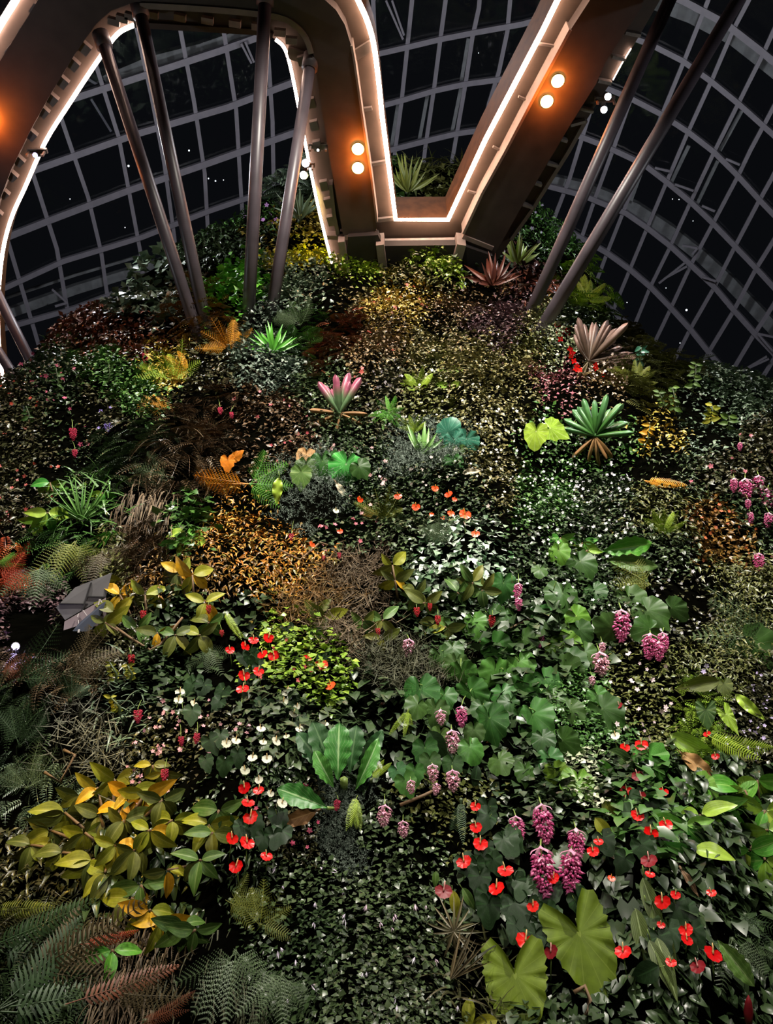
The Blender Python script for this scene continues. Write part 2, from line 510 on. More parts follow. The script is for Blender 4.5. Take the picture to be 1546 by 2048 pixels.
# dark central girder under the deck
gl = [(686, 469), (665, 350), (645, 230), (627, 110), (612, 75), (585, 45), (540, 27), (450, 16), (330, 6), (270, 4), (222, 22), (192, 48), (150, 108), (100, 190), (60, 262), (22, 340), (-8, 420), (-28, 520), (-36, 640), (-30, 760), (-10, 850), (15, 930)]
gr = [(-30, 985), (-75, 900), (-100, 780), (-112, 600), (-98, 400), (-62, 230), (-5, 130), (38, 62), (76, 0), (110, -70), (150, -140), (560, -140), (610, -60), (650, 0), (672, 20), (690, 50), (702, 90), (709, 125), (727, 252), (754, 445), (752, 462), (700, 469)]
dpart(slab([gl + gr], H - 0.45, H - 0.02), 'girder', [girder_m])
gR = [(1215, -70), (1180, 0), (1141, 60), (1062, 207), (1010, 306), (964, 389), (927, 468), (935, 500), (985, 512), (1000, 490), (1047, 407), (1094, 328), (1141, 249), (1192, 168), (1213, 121), (1282, 16), (1310, -70)]
dpart(slab([gR], H - 0.45, H - 0.02), 'girder', [girder_m])


def ribbon(line, w_m, z0, z1, name, mats, closed=False):
    P = [W(x, y, z0) for x, y in line]; k = len(P); m = MB()
    for i, p in enumerate(P):
        t = (P[min(i + 1, k - 1)] - P[max(i - 1, 0)]).normalized(); s = Vector((-t.y, t.x, 0)) * (w_m / 2)
        for q in (p - s, p + s):
            m.v.append(Vector((q.x, q.y, z0))); m.v.append(Vector((q.x, q.y, z1)))
    for i in range(k - 1):
        a = i * 4; b = a + 4
        for q in ((a, a + 2, b + 2, b), (a + 1, b + 1, b + 3, a + 3), (a, b, b + 1, a + 1), (a + 2, a + 3, b + 3, b + 2)): m.f.append(q); m.m.append(0)
    m.f.append((0, 1, 3, 2)); m.m.append(0); e = (k - 1) * 4; m.f.append((e, e + 2, e + 3, e + 1)); m.m.append(0)
    return dpart(m, name, mats)


# upstand / balustrade that rises from the edges of the openings
ribbon(LED_B, 0.06, H - 0.05, H + 1.15, 'balustrade', [bal_m])
ribbon(LED_A_L, 0.06, H - 0.05, H + 0.5, 'balustrade', [bal_m])
ribbon(LED_A_R, 0.06, H - 0.05, H + 0.5, 'balustrade', [bal_m])
ribbon([(545, 74)] + TOP_A + [(268, 50)], 0.12, H - 0.12, H + 0.5, 'edge_beam', [girder_m])
ribbon(smooth_line([(622, 108), (612, 78), (590, 52), (552, 34), (450, 22), (330, 14), (280, 12)], 3), 0.12, H - 0.5, H, 'edge_beam', [brk_m])


def strip(line, off, r, mats, name='light_strip'):
    m = MB(); m.tube([W(x, y, H - off) for x, y in line], r, 8); return dpart(m, name, mats, True)


strip(LED_B[1:], 0.10, 0.060, [led_m])
strip(LED_A_L, 0.08, 0.048, [led2_m])
strip(LED_A_R, 0.08, 0.038, [led2_m])
strip([(62, -60), (30, 2), (3, 45), (-37, 115), (-82, 220)], 0.08, 0.075, [led2_m])
strip([(1262, 97), (1242, 130), (1226, 160)], 0.06, 0.011, [led2_m])

# brackets and ribs
rot = lambda a: Matrix.Rotation(a, 3, 'Z')


def plate(px, py, px2, py2, w, h=0.16, name='bracket', mat_=brk_m, z=H - 0.2):
    a, b = W(px, py, z), W(px2, py2, z); d = b - a
    m = MB(); m.box((a + b) / 2, d.length, w, h, rot(math.atan2(d.y, d.x))); return dpart(m, name, [mat_])


brL = [(170, 96), (147, 128), (125, 163), (104, 197), (86, 222), (62, 268), (37, 320), (23, 350), (6, 385), (-8, 425), (-18, 470), (-26, 540)]
for i, (x, y) in enumerate(brL):
    plate(x - 8, y - 7, x + 9, y + 8, 0.24)
for x, y in [(228, 40), (245, 34), (262, 30), (305, 26), (360, 32), (415, 38), (470, 44), (515, 50), (560, 62), (583, 78)]:
    plate(x, y - 4, x, y + 9, 0.26)
for x, y in [(604, 120), (614, 160), (622, 205), (628, 250), (634, 290), (648, 370), (656, 405), (662, 440)]:
    plate(x - 2, y - 9, x + 3, y + 9, 0.2)
for x, y in [(22, 100), (48, 60), (70, 18), (2, 140)]:
    plate(x - 6, y - 6, x + 7, y + 6, 0.25)
for a, b in (((1077, 87), (1121, 94)), ((1037, 193), (1062, 204)), ((986, 293), (1013, 306)), ((936, 382), (964, 389))):
    plate(a[0], a[1], b[0], b[1], 0.05, 0.08, 'soffit_rib', brk_m, H - 0.05)
for a, b, w in (((706, 113), (746, 88), 0.22), ((725, 219), (744, 216), 0.08), ((735, 330), (775, 322), 0.08), ((575, 104), (612, 116), 0.25), ((756, 440), (790, 436), 0.1)):
    plate(a[0], a[1], b[0], b[1], w, 0.1, 'soffit_rib', brk_m, H - 0.06)
for a, b in (((1141, 249), (1170, 241)), ((1122, 277), (1134, 281)), ((1094, 325), (1116, 331)), ((1070, 365), (1083, 369)), ((1045, 407), (1066, 414)), ((1160, 215), (1186, 222)), ((1196, 160), (1222, 165)), ((1224, 112), (1250, 118)), ((1250, 64), (1280, 70))):
    plate(a[0], a[1], b[0], b[1], 0.07, 0.16, 'bracket', edge_m, H - 0.12)
ribbon([(1172, 242), (1138, 303), (1101, 362), (1064, 421), (1022, 480)], 0.10, H - 0.14, H + 0.4, 'edge_beam', [brk_m])
ribbon([(1141, 60), (1062, 207), (1010, 306), (964, 389), (927, 468)], 0.07, H - 0.5, H, 'edge_beam', [brk_m])
ribbon([(703, 92), (709, 125), (727, 252), (742, 350), (754, 445)], 0.05, H - 0.5, H, 'edge_beam', [brk_m])
ribbon([(661, 370), (668, 430), (676, 470)], 0.1, H - 0.3, H, 'edge_beam', [brk_m])

# end of the walkway against the mountain
plate(764, 489, 924, 486, 0.18, 0.3, 'edge_beam', edge_m, H - 0.25)
plate(690, 470, 752, 461, 0.14, 0.3, 'edge_beam', edge_m, H - 0.30)
plate(655, 470, 690, 472, 0.12, 0.25, 'edge_beam', brk_m, H - 0.2)
plate(925, 468, 985, 492, 0.12, 0.3, 'edge_beam', brk_m, H - 0.35)
plate(922, 478, 905, 540, 0.25, 0.6, 'end_post', brk_m, H - 0.5)
plate(760, 478, 768, 540, 0.22, 0.6, 'end_post', brk_m, H - 0.5)
plate(683, 474, 695, 540, 0.18, 0.5, 'end_post', brk_m, H - 0.45)
dpart(slab([[(696, 474), (756, 470), (766, 492), (922, 490), (985, 512), (985, 560), (690, 560)]], H - 0.62, H - 0.35), 'end_box', [pmat('black_box_panel', '#151414', 0.7)])

# ------------------------------------------------------------------ struts from the walkway to the mountain
strut_m = pmat('purple_grey_tube_steel', '#4a4248', 0.42, noise_amt=0.25, nscale=2)
cap_m = pmat('strut_collar_steel', '#4d4749', 0.5)


def strut(a, b, r, label, lift=0.0, b3=None, zt=H - 0.3):
    A = W(a[0], a[1], zt); B = b3 if b3 is not None else hit(b[0], b[1], lift)[0]
    B = B + (B - A).normalized() * 0.9
    o = empty('steel_strut', B)
    tag(o, label, 'strut', 'inclined tube struts')
    m = MB(); m.tube([A - B, Vector((0, 0, 0))], r, 14); m.build('tube', [strut_m], o, True)
    d = (A - B).normalized()
    m = MB(); m.tube([A - B - d * 0.25, A - B + d * 0.1], r * 1.35, 14); m.build('top_collar', [cap_m], o, True)
    m = MB(); m.tube([d * 0.3, d * 0.6], r * 1.12, 14); m.build('foot_collar', [cap_m], o, True)
    return o


strut((203, 75), (396, 668), 0.14, 'steel tube strut crossing the curved light strip, ends beside the amber fern')
strut((278, 12), (413, 655), 0.14, 'steel tube strut from the strip\'s upper end down to bright green shrubs')
strut((531, -12), (496, 645), 0.145, 'nearly upright steel tube strut, tallest of the front four')
strut((622, 118), (541, 638), 0.14, 'steel tube strut leaning away from the twin white floodlight')
strut((1366, -60), (1050, 650), 0.145, 'steel tube strut on the bromeliad side, passing the white floodlight')
strut((1512, -60), (1078, 668), 0.145, 'outermost steel tube strut, landing by the red flowers')
strut((-20, 560), None, 0.15, 'steel tube strut behind the plants, upper one at the picture\'s left edge', b3=CAM + ray(125, 850) * 26)
strut((-45, 640), None, 0.15, 'steel tube strut behind the plants, lower one at the picture\'s left edge', b3=CAM + ray(100, 862) * 26)
strut((1640, 640), None, 0.17, 'steel tube strut behind the plants at the picture\'s right edge', b3=CAM + ray(1490, 900) * 27)

# ------------------------------------------------------------------ lamps
lamp_e = pmat('amber_lamp_lens', (1, .7, .3), 0.3, emit=(1.0, 0.50, 0.12), estr=40)
lamp_b = pmat('lamp_housing', '#1c1a19', 0.5)
white_e = pmat('cool_lamp_lens', (1, 1, 1), 0.3, emit=(0.80, 0.88, 1.0), estr=25)
blue_e = pmat('blue_lamp_lens', (.5, .5, 1), 0.3, emit=(0.45, 0.42, 1.0), estr=16)


def light(kind, loc, energy, col, target=None, size=0.1, spot=60, blend=0.5):
    ld = bpy.data.lights.new('light', kind); ld.energy = energy; ld.color = col
    if kind == 'SPOT': ld.spot_size = rad(spot); ld.spot_blend = blend; ld.shadow_soft_size = size
    elif kind == 'AREA': ld.size = size
    else: ld.shadow_soft_size = size
    o = bpy.data.objects.new('light', ld); COL.objects.link(o); o.location = loc
    if target is not None: o.rotation_euler = (Vector(target) - Vector(loc)).to_track_quat('-Z', 'Y').to_euler()
    return o


def downlight(px, py, label, e=48):
    p = W(px, py, H - 0.46)
    o = empty('round_downlight', p); tag(o, label, 'lamp', 'amber downlights on the walkway girder')
    m = MB(); m.tube([(0, 0, 0.02), (0, 0, -0.05)], 0.14, 20); hb = m.build('housing', [lamp_b], o, True)
    m = MB(); m.tube([(0, 0, -0.045), (0, 0, -0.06), (0, 0, -0.085)], [0.145, 0.15, 0.11], 20); m.build('lens', [lamp_e], hb, True)
    light('POINT', p + Vector((0, 0, -0.26)), e, (1.0, 0.17, 0.012), size=0.04)


downlight(716, 296, 'glowing amber downlight, farther from the light corner, on the middle girder')
downlight(716, 334, 'glowing amber downlight, closer to the planted wall, on the middle girder')
downlight(1115, 160, 'glowing amber downlight, upper of the pair on the slanting girder')
downlight(1093, 201, 'glowing amber downlight, lower of the pair on the slanting girder')
downlight(-22, 245, 'amber downlight just outside the frame whose glow reaches the edge', 110)


def floodlight(px, py, label, lens, n=2, sp=(0, 20), z=H - 0.45, rl=0.12):
    p = W(px, py, z)
    o = empty('floodlight', p); tag(o, label, 'floodlight', 'floodlights clamped under the walkway')
    to = (CAM + Vector((0, 2, 0)) - p).normalized()
    m = MB(); m.box((0, 0, 0.22), 0.5, 0.12, 0.08); m.box((-0.2, 0, 0.1), 0.05, 0.05, 0.3); m.box((0.2, 0, 0.1), 0.05, 0.05, 0.3)
    m.box((0.0, 0.1, 0.35), 0.1, 0.1, 0.3)
    m.build('clamp_yoke', [brk_m], o)
    for i in range(n):
        c = (W(px + sp[0] * (i - (n - 1) / 2), py + sp[1] * (i - (n - 1) / 2), z) - p)
        m = MB(); m.tube([c - to * 0.32, c - to * 0.25, c, c + to * 0.05], [rl * 0.6, rl, rl * 1.15, rl * 1.2], 14); lb = m.build('lamp_body', [lamp_b], o, True)
        m = MB(); m.tube([c + to * 0.045, c + to * 0.07], [rl, rl * 0.85], 14); m.build('lens', [lens], lb, True)
    return p


floodlight(609, 338, 'twin white floodlight beside the yellow-lit shrub end of the walkway', white_e, 2, (-4, 24), rl=0.10)
floodlight(1212, 206, 'twin white floodlight on the slanting leg, half behind a strut', white_e, 2, (-8, 26), rl=0.08)
floodlight(70, 310, 'blue-glowing floodlight on the curved light strip', blue_e, 1, rl=0.06)
floodlight(636, 300, 'small white pin spot just above the twin floodlight', white_e, 1, rl=0.03)

# ------------------------------------------------------------------ undergrowth: uncountable small leaves, one object per plant carpet
def T_ov(w=0.55, droop=0.12, fold=0.10):
    V = [(0, 0, 0), (-w / 2, .45, fold), (0, .5, 0.03), (w / 2, .45, fold), (0, 1, -droop)]
    return np.array(V), np.array([(0, 2, 1), (0, 3, 2), (1, 2, 4), (2, 3, 4)])


def T_ov2(w=0.55, droop=0.2, fold=0.10):
    V = [(0, 0, 0), (-w * .42, .25, fold), (0, .25, .02), (w * .42, .25, fold), (-w * .5, .55, fold), (0, .58, 0), (w * .5, .55, fold), (-w * .25, .83, -droop * .4), (0, .84, -droop * .6), (w * .25, .83, -droop * .4), (0, 1, -droop)]
    return np.array(V), np.array([(0, 2, 1), (0, 3, 2), (1, 2, 5), (1, 5, 4), (2, 3, 6), (2, 6, 5), (4, 5, 8), (4, 8, 7), (5, 6, 9), (5, 9, 8), (7, 8, 10), (8, 9, 10)])


def T_heart(w=0.8):
    V = [(0, 0.12, 0), (-w * .28, -.10, .05), (-w * .5, .22, .08), (-w * .36, .6, .03), (0, 1, -.15), (w * .36, .6, .03), (w * .5, .22, .08), (w * .28, -.10, .05), (0, .5, -.01)]
    return np.array(V), np.array([(0, 2, 1), (0, 8, 2), (8, 3, 2), (8, 4, 3), (8, 5, 4), (8, 6, 5), (0, 6, 8), (0, 7, 6)])


def T_grass(w=0.05, bend=0.5):
    V, T = [], []
    for i in range(5):
        t = i / 4; ww = w * (1 - 0.75 * t)
        for s in (-1, 1): V.append((s * ww, t * (1 - 0.15 * bend * t), -bend * t * t * 0.6))
    for i in range(4):
        a = 2 * i; T += [(a, a + 1, a + 3), (a, a + 3, a + 2)]
    return np.array(V), np.array(T)


def T_frond(n=9, w=0.34, droop=0.35, pw=0.055):
    V, T = [], []
    for i in range(n + 1):
        t = i / n; V.append((0, t, -droop * t * t))
    for i in range(1, n + 1):
        t = i / (n + 0.5); L = w * math.sin(math.pi * min(1, 0.18 + 0.82 * t)) ** 0.8
        for s in (-1, 1):
            b = len(V); z = V[i][2]
            V.append((s * L, t + L * 0.35, z - 0.12 * L)); V.append((s * L * .5, t + pw * 1.3, z + .01)); V.append((s * L * .5, t - pw * 0.2, z + .01))
            T += [(i, b + 2, b + 1), (b + 2, b, b + 1)]
        T.append((i - 1, i, i))
    T = [q for q in T if len(set(q)) == 3]
    # tie the rachis together so that a frond is one piece
    for i in range(1, n):
        V.append((0.012, V[i][1], V[i][2])); k = len(V) - 1
        T += [(i - 1, k, i), (i, k, i + 1)]
    return np.array(V), np.array(T)


def T_string(n=9):
    V, T = [], []
    for i in range(n + 1): V += [(-.006, i / n, 0.04 * math.sin(i * 2.1)), (.006, i / n, 0.04 * math.sin(i * 2.1))]
    for i in range(n):
        a = 2 * i; T += [(a, a + 1, a + 3), (a, a + 3, a + 2)]
    for i in range(1, n + 1):
        for s in (-1, 1):
            y = i / n - .03; b = len(V); L = 0.12
            V += [(s * L * .5, y - .05, .05), (s * L, y + .01, .02), (s * L * .5, y + .06, .05)]
            a = 2 * i + (1 if s > 0 else 0); T += [(a, b, b + 1), (a, b + 1, b + 2)]
    return np.array(V), np.array(T)


def T_needle(n=14):
    V, T = [(0, 0, 0), (.02, 0, 0), (0, 1, 0)], [(0, 1, 2)]
    for i in range(n):
        t = (i + .5) / n; a = i * 2.4; b = len(V); L = 0.2
        dx, dz = math.cos(a), math.sin(a)
        V += [(0, t, 0), (dx * L, t + .13, dz * L), (0.02, t + .05, 0)]; T += [(b, b + 2, b + 1)]
    return np.array(V), np.array(T)


def T_flower(n=5):
    V, T = [(0, 0, -.05)], []
    for i in range(n):
        a = 2 * math.pi * i / n; d = 2 * math.pi / n * 0.42
        b = len(V)
        V += [(math.cos(a - d) * .32, math.sin(a - d) * .32, .02), (math.cos(a) * .5, math.sin(a) * .5, .05), (math.cos(a + d) * .32, math.sin(a + d) * .32, .02)]
        T += [(0, b, b + 1), (0, b + 1, b + 2)]
    return np.array(V), np.array(T)


def T_nod(n=4):
    V, T = [], []
    for i in range(n):
        a = 2 * math.pi * i / n; b = len(V)
        V += [(0, 0, 0), (math.cos(a) * .22 - .1 * math.sin(a), .45, math.sin(a) * .22), (math.cos(a) * .30, .9, math.sin(a) * .30), (math.cos(a) * .22 + .1 * math.sin(a), .45, math.sin(a) * .22)]
        T += [(b, b + 1, b + 2), (b, b + 2, b + 3)]
    return np.array(V), np.array(T)


TPL = {'ov': T_ov(), 'wide': T_ov(0.8), 'lance': T_ov(0.28, 0.2), 'big': T_ov2(0.5), 'bigl': T_ov2(0.34, .3), 'heart': T_heart(), 'grass': T_grass(), 'hair': T_grass(0.022, 0.9), 'frond': T_frond(), 'frondf': T_frond(12, .26, .6, .04), 'string': T_string(),
       'needle': T_needle(), 'twig': T_grass(0.03, -0.3)}
FLW = {'star': T_flower(), 'nod': T_nod()}
DENS = {'ov': 10.0, 'wide': 7.5, 'lance': 14.0, 'big': 8.0, 'bigl': 10.0, 'heart': 6.0, 'grass': 24.0, 'hair': 60.0, 'frond': 18.0, 'frondf': 17.0, 'string': 17.0, 'needle': 24.0, 'twig': 45.0}

PAL = {  # amber, yel and redor put coloured highlights into the leaf colours
    'lime': ['#4d6a1e', '#7d9a30', '#5a7a22', '#97ac3c'], 'yel': ['#8b8a10', '#c4c21c', '#a9a612', '#6b7414', '#d8d23a'], 'olive': ['#3c4420', '#565c2c', '#4a4a24', '#6a6c3a'],
    'gold': ['#8a7624', '#b09a3c', '#6a5c22', '#c8b458', '#7a5a2c'], 'bronze': ['#4a3a26', '#6a5434', '#3c3a22', '#7c6a48', '#52402c'], 'obronze': ['#4b4a28', '#67633a', '#3d4222', '#7d7648', '#565030'],
    'purple': ['#46333a', '#5c444a', '#38302e', '#74585c'], 'pinkc': ['#8a4a58', '#a8626e', '#6a3e46', '#7c5a50', '#b88a8a'], 'brown': ['#3a2c1c', '#54402a', '#463420', '#2c2a18'], 'redbr': ['#5a2e1c', '#7a3c24', '#43301e', '#5c4a28'],
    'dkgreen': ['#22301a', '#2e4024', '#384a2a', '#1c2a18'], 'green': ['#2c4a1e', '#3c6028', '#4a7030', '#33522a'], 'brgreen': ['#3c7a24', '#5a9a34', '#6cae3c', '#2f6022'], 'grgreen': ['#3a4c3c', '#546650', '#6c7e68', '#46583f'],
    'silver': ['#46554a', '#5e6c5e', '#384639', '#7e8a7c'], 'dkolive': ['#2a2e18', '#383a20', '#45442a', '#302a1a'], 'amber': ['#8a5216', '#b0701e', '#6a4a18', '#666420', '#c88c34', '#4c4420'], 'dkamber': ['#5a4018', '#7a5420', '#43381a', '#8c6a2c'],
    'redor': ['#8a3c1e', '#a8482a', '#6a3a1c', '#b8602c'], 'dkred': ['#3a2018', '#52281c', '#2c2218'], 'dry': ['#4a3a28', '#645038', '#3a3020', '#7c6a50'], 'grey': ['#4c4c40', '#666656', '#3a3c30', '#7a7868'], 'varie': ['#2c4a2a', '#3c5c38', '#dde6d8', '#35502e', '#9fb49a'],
    'varie2': ['#4a6a34', '#8c9c74', '#d6d2bc', '#5c7a40'], 'tgreen': ['#2c3c22', '#3a4a2c', '#485a36', '#26301e', '#51603e'],
}
